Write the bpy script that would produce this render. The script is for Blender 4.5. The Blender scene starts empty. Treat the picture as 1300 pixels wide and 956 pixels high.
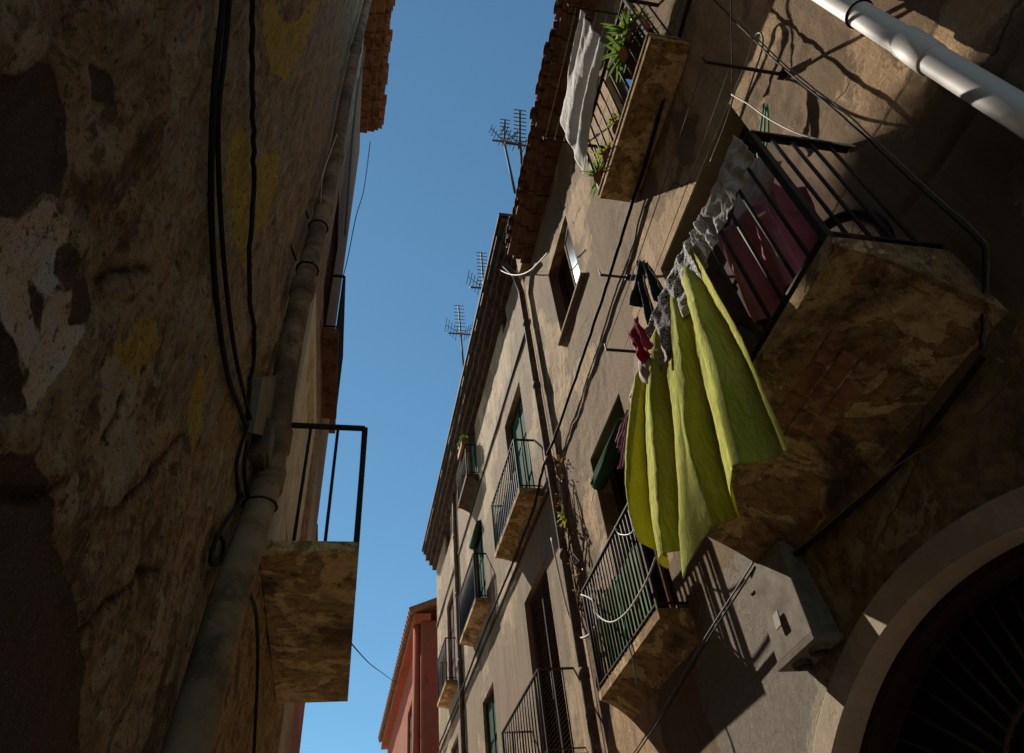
import bpy, math, random
import numpy as np
random.seed(7); rng = np.random.default_rng(7)
SC = bpy.context.scene; COL = SC.collection
U = 2.4; EYE = 1.6                      # wall units -> metres, eye height

# ------------------------------------------------------------ camera model (survey of the street from the lens)
P0 = np.array([650., 433.]); FL = 867.
def nrm(v): v = np.array(v, float); return v/np.linalg.norm(v)
def dd(u, v): return np.array([(u-P0[0])/FL, -(v-P0[1])/FL, -1.])
Zc = nrm(dd(535, -384)); Yc = dd(405, 1387); Yc = nrm(Yc-Zc*(Yc@Zc)); Xc = np.cross(Yc, Zc)
R = np.stack([Xc, Yc, Zc])
KB = .0212; XL = -.235; YB = 2.80
def onX(u, v, x):                       # bearing (u,v) meets the vertical plane X=x ; returns wall units
    r = R@dd(u, v); return r*(x/r[0])
def onY(u, v, y):
    r = R@dd(u, v); return r*(y/r[1])
def onB(u, v, off=0.):
    r = R@dd(u, v); return r*((1-off+KB*YB)/(r[0]+KB*r[1]))
def mA(y, o, z): return (1-o, y, z)
def mB(y, o, z): return (1-o-KB*(y-YB), y, z)
def mL(y, o, z): return (XL+o, y, z)
def W(p): return (p[0]*U, p[1]*U, p[2]*U+EYE)

# ------------------------------------------------------------ numpy noise
_lat = rng.random((256, 256))
def vnoise(x, y):
    xi = np.floor(x).astype(int); yi = np.floor(y).astype(int); fx = x-xi; fy = y-yi
    fx = fx*fx*(3-2*fx); fy = fy*fy*(3-2*fy)
    a = _lat[xi & 255, yi & 255]; b = _lat[(xi+1) & 255, yi & 255]; c = _lat[xi & 255, (yi+1) & 255]; d = _lat[(xi+1) & 255, (yi+1) & 255]
    return (a*(1-fx)+b*fx)*(1-fy)+(c*(1-fx)+d*fx)*fy
def fbm(x, y, o=5):
    s = 0; a = .5; t = 0
    for i in range(o):
        s = s+a*vnoise(x*2**i+17.3*i, y*2**i+5.1*i); t += a; a *= .5
    return s/t-.5

# ------------------------------------------------------------ materials
class NT:
    def __init__(s, name):
        s.m = bpy.data.materials.new(name); s.m.use_nodes = True; s.t = s.m.node_tree; s.t.nodes.clear()
        s.out = s.t.nodes.new('ShaderNodeOutputMaterial'); s.b = s.t.nodes.new('ShaderNodeBsdfPrincipled')
        s.t.links.new(s.b.outputs[0], s.out.inputs[0]); s.pos = s.t.nodes.new('ShaderNodeNewGeometry').outputs['Position']
        s.b.inputs['Specular IOR Level'].default_value = .25
    def n(s, typ, **kw):
        nd = s.t.nodes.new(typ)
        for k, v in kw.items(): setattr(nd, k, v)
        return nd
    def L(s, a, b): s.t.links.new(a, b)
    def map(s, scale, rot=(0, 0, 0)):
        m = s.n('ShaderNodeMapping'); m.inputs['Scale'].default_value = scale; m.inputs['Rotation'].default_value = rot
        s.L(s.pos, m.inputs[0]); return m.outputs[0]
    def noise(s, scale, detail=6, rough=.6, vec=None, dist=0):
        nd = s.n('ShaderNodeTexNoise'); nd.inputs['Scale'].default_value = scale; nd.inputs['Detail'].default_value = detail
        nd.inputs['Roughness'].default_value = rough; nd.inputs['Distortion'].default_value = dist
        s.L(vec if vec is not None else s.pos, nd.inputs['Vector']); return nd.outputs['Fac']
    def voro(s, scale, vec=None, feature='DISTANCE_TO_EDGE'):
        nd = s.n('ShaderNodeTexVoronoi', feature=feature); nd.inputs['Scale'].default_value = scale
        s.L(vec if vec is not None else s.pos, nd.inputs['Vector']); return nd.outputs['Distance']
    def ramp(s, fac, stops):
        r = s.n('ShaderNodeValToRGB'); e = r.color_ramp.elements
        while len(e) < len(stops): e.new(.5)
        for i, (p, c) in enumerate(stops):
            e[i].position = p; e[i].color = (c, c, c, 1) if isinstance(c, (int, float)) else (*c, 1)
        s.L(fac, r.inputs[0]); return r.outputs[0]
    def mix(s, fac, a, b, mode='MIX'):
        m = s.n('ShaderNodeMix', data_type='RGBA', blend_type=mode)
        for sock, v in ((m.inputs[0], fac), (m.inputs[6], a), (m.inputs[7], b)):
            if isinstance(v, (int, float)): sock.default_value = v if sock.type == 'VALUE' else (v, v, v, 1)
            elif isinstance(v, tuple): sock.default_value = (*v, 1)
            else: s.L(v, sock)
        return m.outputs[2]
    def math(s, op, a, b=0., c=0.):
        m = s.n('ShaderNodeMath', operation=op)
        for i, v in enumerate((a, b, c)):
            if isinstance(v, (int, float)): m.inputs[i].default_value = v
            else: s.L(v, m.inputs[i])
        return m.outputs[0]
    def attr(s, name): return s.n('ShaderNodeAttribute', attribute_name=name).outputs['Fac']
    def bump(s, h, strength=.5, dist=.02, normal=None):
        b = s.n('ShaderNodeBump'); b.inputs['Strength'].default_value = strength; b.inputs['Distance'].default_value = dist
        s.L(h, b.inputs['Height'])
        if normal is not None: s.L(normal, b.inputs['Normal'])
        s.L(b.outputs[0], s.b.inputs['Normal']); return b.outputs[0]
    def base(s, c): s.L(c, s.b.inputs['Base Color'])
    def set(s, **kw):
        for k, v in kw.items(): s.b.inputs[k.replace('_', ' ')].default_value = v
        return s

def simple(name, col, rough=.6, metal=0., var=.35, scale=12, bump=.15, rust=None):
    t = NT(name); t.set(Roughness=rough, Metallic=metal)
    n = t.noise(scale, 6, .65); n2 = t.noise(scale*6, 4, .6)
    c2 = tuple(x*(1-var) for x in col)
    c = t.mix(t.ramp(n, [(.35, 0.), (.65, 1.)]), c2, tuple(col))
    if rust: c = t.mix(t.ramp(t.noise(scale*1.7, 6, .7), [(.5, 0.), (.62, 1.)]), c, rust)
    t.base(c)
    if bump: t.bump(t.mix(.5, n, n2), bump, .01)
    return t.m

def plaster(name, light, mid, dark, grime, rough_amt=.5, streak=.5, seed=0., dist=.025, moss=0., zones=False):
    """old lime render: colour clouds, vertical streaks, flaked patches showing coarse stone"""
    t = NT(name); t.set(Roughness=.92)
    v = t.n('ShaderNodeMapping'); v.inputs['Location'].default_value = (seed, seed*1.7, seed*.6); t.L(t.pos, v.inputs[0]); P = v.outputs[0]
    st = t.n('ShaderNodeMapping'); st.inputs['Scale'].default_value = (5, 5, .55); t.L(P, st.inputs[0])
    big = t.noise(.7, 6, .62, P); med = t.noise(2.6, 8, .7, P, .4); fine = t.noise(22, 8, .75, P); grit = t.noise(90, 5, .8, P)
    strk = t.noise(1.4, 7, .7, st.outputs[0])
    c = t.mix(t.ramp(med, [(.35, 0.), (.65, 1.)]), mid, light)
    flake = t.ramp(t.math('ADD', big, t.math('MULTIPLY', fine, .12)), [(.585-.1*rough_amt, 0.), (.615-.1*rough_amt, 1.)])
    c = t.mix(t.math('MULTIPLY', flake, .75), c, dark)
    c = t.mix(t.math('MULTIPLY', t.ramp(strk, [(.46, 0.), (.68, 1.)]), streak), c, grime)
    c = t.mix(t.ramp(fine, [(.3, .55), (.62, 0.)]), c, dark)
    c = t.mix(t.ramp(grit, [(.33, .5), (.5, 0.)]), c, grime)
    if moss: c = t.mix(t.math('MULTIPLY', t.ramp(t.noise(1.9, 7, .7, P, .8), [(.5, 0.), (.64, 1.)]), moss), c, (.07, .06, .018))
    w = t.n('ShaderNodeTexNoise'); w.inputs['Scale'].default_value = 1.6; w.inputs['Detail'].default_value = 6; t.L(P, w.inputs['Vector'])
    wa = t.n('ShaderNodeVectorMath', operation='MULTIPLY_ADD'); t.L(w.outputs['Color'], wa.inputs[0]); wa.inputs[1].default_value = (.5, .5, .5); t.L(P, wa.inputs[2])
    crack = t.ramp(t.voro(.55, wa.outputs[0]), [(.0, 1.), (.006, 0.)])
    crack = t.math('MULTIPLY', crack, t.ramp(t.noise(.9, 3, .5, P), [(.54, 0.), (.6, .8)]))
    if zones:
        e = t.math('ADD', t.math('MULTIPLY', t.math('SUBTRACT', med, .5), .55), t.math('MULTIPLY', t.math('SUBTRACT', fine, .5), .16))
        def zone(nm): return t.ramp(t.math('ADD', t.math('MULTIPLY', t.math('ADD', t.attr(nm), e), 5.), .5), [(.46, 0.), (.54, 1.)])
        c = t.mix(zone('m_cement'), c, t.mix(t.ramp(fine, [(.3, 0.), (.7, 1.)]), (.22, .185, .14), (.36, .31, .245)))
        damp = t.mix(t.ramp(t.noise(9, 8, .7, P), [(.4, 0.), (.62, 1.)]), (.20, .125, .055), (.50, .34, .16))
        damp = t.mix(t.ramp(t.noise(3.4, 9, .7, P, .6), [(.57, 0.), (.585, 1.)]), damp, (.55, .40, .22))
        c = t.mix(zone('m_damp'), c, damp)
    c = t.mix(crack, c, (.02, .014, .01))
    t.base(c)
    h = t.math('ADD', t.math('MULTIPLY', fine, .62), t.math('MULTIPLY', grit, .26))
    h = t.math('ADD', h, t.math('MULTIPLY', med, .8))
    rg = t.math('MULTIPLY', flake, t.math('ADD', t.math('MULTIPLY', t.noise(38, 8, .85, P), 1.5), -1.1))
    h = t.math('ADD', h, rg); h = t.math('SUBTRACT', h, crack)
    t.bump(h, .9, dist)
    return t.m

M = {}
M['plasterA'] = plaster('tan_render', (.56, .375, .205), (.42, .275, .145), (.22, .14, .075), (.12, .075, .042), .7, .6, 3., .032, zones=True)
M['plasterB'] = plaster('pale_render', (.55, .405, .25), (.43, .305, .18), (.27, .19, .12), (.14, .10, .065), .8, .7, 11., .022)
M['plasterL2'] = plaster('cream_render', (.5, .42, .3), (.42, .34, .24), (.3, .22, .14), (.18, .13, .09), .3, .5, 21., .012)
def peeled(name, a, b, c_, d, seed, t1=.52):
    """underside: broken layers of render with hard edges over dark stone, soot and damp"""
    t = NT(name); t.set(Roughness=.92)
    v = t.n('ShaderNodeMapping'); v.inputs['Location'].default_value = (seed, seed*.7, seed*1.9); t.L(t.pos, v.inputs[0]); P = v.outputs[0]
    n1 = t.noise(1.9, 9, .62, P, .5); n2 = t.noise(2.9, 9, .66, P, 1.2); n3 = t.noise(14, 8, .75, P); gr = t.noise(110, 5, .8, P); soot = t.noise(1.1, 7, .65, P, 1.)
    c = t.mix(t.ramp(n3, [(.35, 0.), (.65, 1.)]), c_, b)
    l1 = t.ramp(n1, [(t1, 0.), (t1+.012, 1.)]); c = t.mix(l1, c, t.mix(t.ramp(n3, [(.3, 0.), (.6, 1.)]), b, a))
    l2 = t.ramp(n2, [(.565, 0.), (.578, 1.)]); c = t.mix(l2, c, a)
    c = t.mix(t.ramp(soot, [(.53, 0.), (.64, .9)]), c, d)
    c = t.mix(t.ramp(n3, [(.3, .7), (.5, 0.)]), c, d); c = t.mix(t.ramp(gr, [(.34, .5), (.5, 0.)]), c, d)
    t.base(c)
    h = t.math('ADD', t.math('MULTIPLY', l1, .5), t.math('MULTIPLY', l2, .4)); h = t.math('ADD', h, t.math('MULTIPLY', n3, .8)); h = t.math('ADD', h, t.math('MULTIPLY', gr, .15))
    t.bump(h, .9, .03); return t.m
M['slab'] = peeled('stained_slab', (.68, .46, .22), (.42, .26, .10), (.20, .11, .045), (.04, .024, .012), 31.)
M['slabL'] = peeled('stained_slab_left', (.80, .58, .30), (.55, .38, .17), (.24, .15, .07), (.07, .04, .02), 44.)
M['band'] = plaster('arch_band_render', (.50, .40, .30), (.44, .35, .26), (.36, .28, .2), (.27, .2, .145), .1, .25, 51., .004)
M['soffit'] = plaster('olive_soffit', (.30, .27, .15), (.24, .215, .12), (.18, .15, .085), (.13, .11, .06), .2, .2, 61., .006)
M['red'] = plaster('red_render', (.29, .085, .033), (.21, .06, .025), (.36, .07, .035), (.25, .05, .03), .2, .4, 71., .008)
M['ochre_red'] = plaster('brown_red_render', (.4, .16, .08), (.33, .12, .06), (.2, .08, .04), (.14, .06, .035), .3, .4, 75., .01)
M['tile'] = simple('terracotta_tile', (.24, .095, .04), .85, 0, .6, 5, .5, (.12, .08, .055))
M['brickunder'] = simple('eave_brick', (.17, .075, .035), .9, 0, .7, 4, .6, (.16, .09, .045))
M['brick'] = simple('old_red_brick', (.30, .12, .055), .9, 0, .6, 8, .6, (.32, .2, .11))
M['cornice'] = simple('dark_cornice', (.085, .05, .03), .9, 0, .7, 5, .7, (.05, .035, .03))
M['iron'] = simple('black_iron', (.020, .017, .015), .7, 0., .5, 40, .3, (.05, .026, .016))
M['ironlit'] = simple('dark_iron_rod', (.035, .03, .028), .35, .6, .4, 50, .2)
M['cable'] = simple('black_cable', (.012, .011, .010), .8, 0, .4, 30, .1)
M['greycable'] = simple('grey_cable', (.16, .15, .14), .6, 0, .3, 30, .1)
M['whitecord'] = simple('pale_cord', (.6, .56, .48), .7, 0, .3, 30, .1)
M['line'] = simple('steel_line', (.16, .14, .12), .85, 0., .2, 30, 0)
M['pvc'] = simple('white_pvc', (.62, .58, .56), .55, 0, .06, 2.5, 0)
M['claypipe'] = simple('weathered_grey_pipe', (.30, .195, .105), .8, 0, .75, 3.2, .6, (.09, .06, .04))
M['brownpipe'] = simple('brown_zinc_pipe', (.12, .085, .06), .85, 0., .4, 5, .3, (.2, .13, .08))
M['wood'] = simple('brown_painted_wood', (.10, .05, .028), .6, 0, .5, 9, .3)
M['purplewood'] = simple('plum_brown_shutter', (.095, .06, .06), .65, 0, .3, 9, .2)
M['greenwood'] = simple('dark_green_shutter', (.035, .12, .085), .55, 0, .35, 8, .2)
M['greenroll'] = simple('green_roller_blind', (.03, .075, .035), .5, 0, .3, 12, .2)
M['palegreen'] = simple('pale_green_panel', (.32, .42, .28), .6, 0, .35, 8, .1)
M['whitepaint'] = simple('cream_painted_frame', (.75, .64, .48), .75, 0, .25, 5, .3)
M['greybox'] = simple('pale_grey_sheet_metal', (.22, .19, .155), .6, 0, .45, 7, .15)
for k_ in ('wood', 'purplewood', 'greenwood', 'palegreen', 'whitepaint', 'greybox', 'greenroll'):
    bs_ = M[k_].node_tree.nodes['Principled BSDF']; bs_.inputs['Specular IOR Level'].default_value = .06; bs_.inputs['Roughness'].default_value = .9
M['dark'] = simple('interior_shade_black', (.008, .007, .006), .95, 0, .2, 5, 0)  # near-black base stands for shade inside rooms, passage and outlet holes
M['rust'] = simple('rusty_rim', (.04, .018, .01), .8, 0, .5, 14, .4)
M['rubber'] = simple('black_rubber', (.01, .01, .012), .5, 0, .3, 20, .1)
M['pot'] = simple('clay_pot', (.35, .13, .06), .8, 0, .4, 10, .2)
M['soil'] = simple('potting_soil', (.03, .02, .012), .95, 0, .4, 40, .4)
M['bark'] = simple('dry_stem', (.12, .07, .04), .9, 0, .4, 40, .3)
M['flake'] = simple('galvanised_plate', (.20, .165, .12), .7, 0, .4, 7, .2)
M['alu'] = simple('antenna_aluminium', (.05, .045, .042), .7, .2, .4, 20, 0)
M['orange'] = simple('orange_plastic', (.35, .08, .03), .6, 0, .2, 20, 0)
M['asphalt'] = simple('stone_paving', (.45, .38, .29), .85, 0, .35, 3, .3)

def leafmat(name, c1, c2):
    t = NT(name); t.set(Roughness=.5)
    t.base(t.mix(t.ramp(t.noise(9, 3, .6), [(.35, 0.), (.65, 1.)]), c1, c2))
    tr = t.n('ShaderNodeBsdfTranslucent'); tr.inputs[0].default_value = (*c2, 1)
    mx = t.n('ShaderNodeMixShader'); mx.inputs[0].default_value = .35
    t.L(t.b.outputs[0], mx.inputs[1]); t.L(tr.outputs[0], mx.inputs[2]); t.L(mx.outputs[0], t.out.inputs[0]); return t.m
M['leaf'] = leafmat('green_leaf', (.045, .10, .02), (.13, .22, .04))
M['leafy'] = leafmat('yellow_green_leaf', (.14, .2, .02), (.34, .34, .04))
M['leafdry'] = leafmat('dry_leaf', (.20, .08, .03), (.28, .15, .05))

def clothmat(name, c1, c2, transl=.3, pattern=None, wr=.5, wscale=26., tc=None):
    t = NT(name); t.set(Roughness=.9); t.b.inputs['Sheen Weight'].default_value = .2
    n = t.noise(3, 5, .6)
    c = t.mix(t.ramp(n, [(.35, 0.), (.65, 1.)]), c1, c2)
    if pattern == 'zebra':
        w = t.n('ShaderNodeTexNoise'); w.inputs['Scale'].default_value = 9; w.inputs['Detail'].default_value = 3; t.L(t.pos, w.inputs['Vector'])
        wa = t.n('ShaderNodeVectorMath', operation='MULTIPLY_ADD'); t.L(w.outputs['Color'], wa.inputs[0]); wa.inputs[1].default_value = (.22, .22, .22); t.L(t.pos, wa.inputs[2])
        wv = t.n('ShaderNodeTexWave', bands_direction='Z'); wv.inputs['Scale'].default_value = 19; wv.inputs['Distortion'].default_value = 6; wv.inputs['Detail'].default_value = 2
        t.L(wa.outputs[0], wv.inputs['Vector'])
        c = t.mix(t.ramp(wv.outputs['Fac'], [(.42, 0.), (.5, 1.)]), (.02, .02, .025), c)
    t.base(c)
    st = t.map((wscale, wscale, wscale*.28), (0.25, 0, 0))
    h = t.math('ADD', t.noise(1., 6, .65, st, .8), t.math('MULTIPLY', t.noise(60, 4, .7), .25))
    t.bump(h, wr, .03)
    if transl:
        tr = t.n('ShaderNodeBsdfTranslucent')
        if tc: tr.inputs[0].default_value = (*tc, 1)
        else: t.L(c, tr.inputs[0])
        mx = t.n('ShaderNodeMixShader'); mx.inputs[0].default_value = transl
        t.L(t.b.outputs[0], mx.inputs[1]); t.L(tr.outputs[0], mx.inputs[2]); t.L(mx.outputs[0], t.out.inputs[0])
    return t.m
M['lime'] = clothmat('lime_cotton', (.64, .66, .05), (.78, .80, .12), .38, None, 1., 34., (.60, .56, .01))
M['whitecloth'] = clothmat('white_cotton', (.62, .60, .58), (.72, .70, .68), .15, None, .6)
M['lavender'] = clothmat('lavender_cotton', (.60, .54, .57), (.70, .63, .66), .3, None, .4)
M['zebra'] = clothmat('zebra_print_cotton', (.55, .54, .55), (.62, .62, .63), .1, 'zebra', .6)
M['pink'] = clothmat('dusty_pink_cloth', (.52, .17, .22), (.62, .24, .29), .3, None, .3)
M['maroon'] = clothmat('maroon_cloth', (.10, .012, .022), (.14, .02, .035), .15, None, .3)
M['crimson'] = clothmat('crimson_cloth', (.45, .02, .09), (.5, .04, .12), .3, None, .4)
M['mauve'] = clothmat('mauve_knit', (.22, .07, .14), (.3, .1, .19), .1, None, .4)
M['blackcloth'] = clothmat('black_jersey', (.012, .012, .018), (.02, .02, .03), 0, None, .5)
M['greenrope'] = simple('green_nylon_rope', (.02, .25, .13), .5, 0, .3, 30, .1)
M['blueplastic'] = simple('blue_grey_plastic', (.22, .27, .42), .4, 0, .1, 8, 0)

def glassmat(name, tint, rough=.04):
    t = NT(name); t.b.inputs['Base Color'].default_value = (*tint, 1); t.b.inputs['Roughness'].default_value = rough
    t.b.inputs['Specular IOR Level'].default_value = 1.; t.b.inputs['Coat Weight'].default_value = .7; t.b.inputs['Coat Roughness'].default_value = .02
    h = t.noise(2.2, 3, .5); t.bump(h, .12, .02); return t.m
M['glass'] = glassmat('window_glass', (.02, .025, .03), .07)
M['blueglass'] = glassmat('sky_reflecting_glass', (.5, .6, .85)); M['blueglass'].node_tree.nodes['Principled BSDF'].inputs['Metallic'].default_value = .9

# left wall material driven by painted-on patch outlines (plaster layers that have a shape of their own)
def leftwall():
    t = NT('peeling_stone_wall'); t.set(Roughness=.95); P = t.pos
    big = t.noise(2.2, 7, .65); med = t.noise(7, 9, .72, None, .5); fine = t.noise(34, 9, .78); grit = t.noise(170, 6, .85); micro = t.noise(420, 3, .8)
    vs = t.map((7, 7, 1.6)); strk = t.noise(2., 8, .75, vs, .6); vs2 = t.map((20, 20, 3.5)); strk2 = t.noise(2., 6, .75, vs2)
    c = t.mix(t.ramp(med, [(.3, 0.), (.68, 1.)]), (.36, .19, .075), (.95, .60, .28))
    c = t.mix(t.ramp(big, [(.46, 0.), (.6, .55)]), c, (.48, .33, .18))
    c = t.mix(t.ramp(t.noise(4.2, 9, .75, None, 1.), [(.5, 0.), (.6, .7)]), c, (.9, .66, .36))
    c = t.mix(t.ramp(t.noise(3.1, 8, .72, t.map((1, 1.3, .9))), [(.56, 0.), (.62, .7)]), c, (.16, .075, .025))
    edge = t.math('MULTIPLY', t.math('SUBTRACT', med, .5), .05)
    edge = t.math('ADD', edge, t.math('MULTIPLY', t.math('SUBTRACT', fine, .5), .05))
    c = t.mix(t.ramp(t.noise(9, 9, .75, t.map((1, 1, .6)), 1.2), [(.535, 0.), (.56, .65)]), c, (.12, .06, .025))
    c = t.mix(t.ramp(t.noise(6.5, 9, .72, t.map((1, 1.2, .7)), .8), [(.575, 0.), (.592, .8)]), c, (.88, .62, .34))
    H = None; relief = []
    def layer(c, name, col, w=.005, k=1.):
        a = t.math('ADD', t.attr(name), t.math('MULTIPLY', edge, k))
        f = t.ramp(t.math('ADD', t.math('MULTIPLY', a, 14.), .5), [(.485, 0.), (.515, 1.)]); relief.append(f)
        return t.mix(f, c, col), f
    grey = t.mix(t.ramp(strk, [(.35, 0.), (.62, 1.)]), (.30, .20, .105), (.86, .64, .38))
    c, fg = layer(c, 'm_grey', grey, k=1.5)
    och = t.mix(t.ramp(strk2, [(.35, 0.), (.6, 1.)]), (.74, .42, .06), (1., .70, .14))
    c, fo = layer(c, 'm_ochre', och, k=.55)
    crm = t.mix(t.ramp(med, [(.35, 0.), (.6, 1.)]), (.72, .50, .28), (.95, .72, .46))
    c, fc = layer(c, 'm_cream', crm, k=.5)
    wh = t.mix(t.ramp(t.noise(5, 7, .7, None, .6), [(.42, 0.), (.56, 1.)]), (.86, .74, .70), (.88, .66, .42))
    c, fw = layer(c, 'm_white', wh, k=.35)
    dk = t.mix(t.ramp(strk2, [(.3, 0.), (.7, 1.)]), (.06, .034, .028), (.15, .09, .065))
    c, fd = layer(c, 'm_dark', dk, k=.3)
    pnk = t.mix(t.ramp(strk, [(.35, 0.), (.62, 1.)]), (.30, .17, .11), (.42, .27, .18))
    c, fp = layer(c, 'm_pink', pnk, k=.3)
    c = t.mix(t.ramp(t.noise(3.4, 9, .78, t.map((4, 4, .9)), .8), [(.55, 0.), (.62, .4)]), c, (.11, .06, .028))
    ck = t.ramp(t.math('ADD', t.attr('m_crack'), t.math('MULTIPLY', t.math('SUBTRACT', fine, .5), .02)), [(.0, 0.), (.006, 1.)])
    c = t.mix(ck, (.012, .008, .006), c)
    c = t.mix(t.ramp(fine, [(.385, .95), (.455, 0.)]), c, (.14, .065, .02))  # pits darkened in colour too, adding relief shade the soft light lacks
    c = t.mix(t.ramp(grit, [(.37, .95), (.45, 0.)]), c, (.08, .04, .015))  # finer hollows likewise get their shade in the colour
    c = t.mix(t.ramp(grit, [(.55, 0.), (.68, .5)]), c, (.8, .55, .28))
    c = t.mix(t.ramp(micro, [(.35, .8), (.44, 0.)]), c, (.09, .05, .02))
    c = t.mix(t.ramp(strk2, [(.6, 0.), (.72, .5)]), c, (.06, .036, .02))
    c = t.mix(t.ramp(t.noise(48, 6, .7), [(.62, 0.), (.72, .4)]), c, (.6, .47, .3))
    t.base(c)
    smooth = t.math('MAXIMUM', fw, fd)
    rough = t.math('MULTIPLY', t.math('SUBTRACT', 1., t.math('MULTIPLY', smooth, .75)), 1.)
    h = t.math('ADD', t.math('MULTIPLY', fine, 1.2), t.math('MULTIPLY', grit, .45)); h = t.math('ADD', h, t.math('MULTIPLY', med, 1.3))
    h = t.math('ADD', h, t.math('MULTIPLY', strk2, .6)); h = t.math('MULTIPLY', h, rough)
    for f, a in ((fg, .35), (fo, .3), (fc, .25), (fw, .3), (fd, -.3)): h = t.math('ADD', h, t.math('MULTIPLY', f, a))
    h = t.math('ADD', h, t.math('MULTIPLY', ck, .8))
    t.bump(h, 1., .045)
    return t.m
M['leftwall'] = leftwall()

# ------------------------------------------------------------ mesh builder (coordinates in wall units)
class MB:
    def __init__(s): s.v = []; s.f = []
    def add(s, vs, fs):
        o = len(s.v); s.v += [tuple(map(float, p)) for p in vs]; s.f += [tuple(i+o for i in f) for f in fs]; return s
    def box(s, m, y0, y1, o0, o1, z0, z1):
        c = [m(y, o, z) for z in (z0, z1) for o in (o0, o1) for y in (y0, y1)]
        return s.add(c, [(0, 1, 3, 2), (4, 6, 7, 5), (0, 4, 5, 1), (2, 3, 7, 6), (0, 2, 6, 4), (1, 5, 7, 3)])
    def hexa(s, c): return s.add(c, [(0, 1, 3, 2), (4, 6, 7, 5), (0, 4, 5, 1), (2, 3, 7, 6), (0, 2, 6, 4), (1, 5, 7, 3)])
    def tube(s, pts, r, n=8, cap=True, sm=1):
        pts = [np.array(p, float) for p in pts]
        rs = r if isinstance(r, (list, tuple)) else [r]*len(pts)
        T = [nrm(pts[min(i+1, len(pts)-1)]-pts[max(i-1, 0)]) for i in range(len(pts))]
        a = np.array([0, 0, 1.]) if abs(T[0][2]) < .8 else np.array([1., 0, 0])
        a = nrm(np.cross(T[0], a)); vs = []
        for i, p in enumerate(pts):
            a = nrm(a-T[i]*(a@T[i])); b = np.cross(T[i], a)
            for k in range(n):
                q = 2*math.pi*k/n; vs.append(p+(a*math.cos(q)+b*math.sin(q))*rs[i])
        fs = [(i*n+k, i*n+(k+1) % n, (i+1)*n+(k+1) % n, (i+1)*n+k) for i in range(len(pts)-1) for k in range(n)]
        if cap: fs += [tuple(range(n-1, -1, -1)), tuple((len(pts)-1)*n+k for k in range(n))]
        return s.add(vs, fs)
    def bar(s, a, b, w, h):             # rectangular bar
        a = np.array(a, float); b = np.array(b, float); t = nrm(b-a); u = np.array([0, 0, 1.]) if abs(t[2]) < .9 else np.array([1., 0, 0])
        x = nrm(np.cross(t, u)); y = np.cross(x, t)
        return s.add([p+x*i*w/2+y*j*h/2 for p in (a, b) for j in (-1, 1) for i in (-1, 1)], [(0, 1, 3, 2), (4, 6, 7, 5), (0, 4, 5, 1), (2, 3, 7, 6), (0, 2, 6, 4), (1, 5, 7, 3)])
    def grid(s, fn, nu, nv):
        s.add([fn(i/nu, j/nv) for j in range(nv+1) for i in range(nu+1)], [(j*(nu+1)+i, j*(nu+1)+i+1, (j+1)*(nu+1)+i+1, (j+1)*(nu+1)+i) for j in range(nv) for i in range(nu)]); return s
    def build(s, name, mat, parent=None, smooth=False, attrs=None, solid=0, bevel=0):
        me = bpy.data.meshes.new(name); vw = np.array([W(p) for p in s.v])
        if parent is not None: org = np.array(ORG[parent.name])
        else:
            lo = vw.min(0); hi = vw.max(0); org = np.array([(lo[0]+hi[0])/2, (lo[1]+hi[1])/2, lo[2]])
        me.from_pydata([tuple(p) for p in (vw-org)], [], s.f); me.update()
        if smooth: me.polygons.foreach_set('use_smooth', [True]*len(me.polygons))
        for k, a in (attrs or {}).items():
            at = me.attributes.new(k, 'FLOAT', 'POINT'); at.data.foreach_set('value', np.asarray(a, np.float32))
        me.materials.append(mat); o = bpy.data.objects.new(name, me); COL.objects.link(o); ORG[o.name] = tuple(org)
        if parent is not None: o.parent = parent
        else: o.location = org
        if solid:
            md = o.modifiers.new('thickness', 'SOLIDIFY'); md.thickness = solid; md.offset = 0
        if bevel:
            md = o.modifiers.new('worn_edge', 'BEVEL'); md.width = bevel; md.segments = 2; md.limit_method = 'ANGLE'
        return o
ORG = {}
def tag(o, label, cat, group=None, kind=None):
    if label: o['label'] = label
    if cat: o['category'] = cat
    if group: o['group'] = group
    if kind: o['kind'] = kind
    return o
def thing(name, p, label, cat, group=None):
    o = bpy.data.objects.new(name, None); COL.objects.link(o); o.location = W(p); o.empty_display_size = .2; ORG[o.name] = W(p)
    return tag(o, label, cat, group)
def copies(src, parent, offs):          # copies of a part, moved by offsets given in wall units
    for d in offs:
        c = src.copy(); COL.objects.link(c); c.parent = parent; c.location = tuple(src.location[i]+d[i]*U for i in range(3)); ORG[c.name] = ORG[parent.name]

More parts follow.
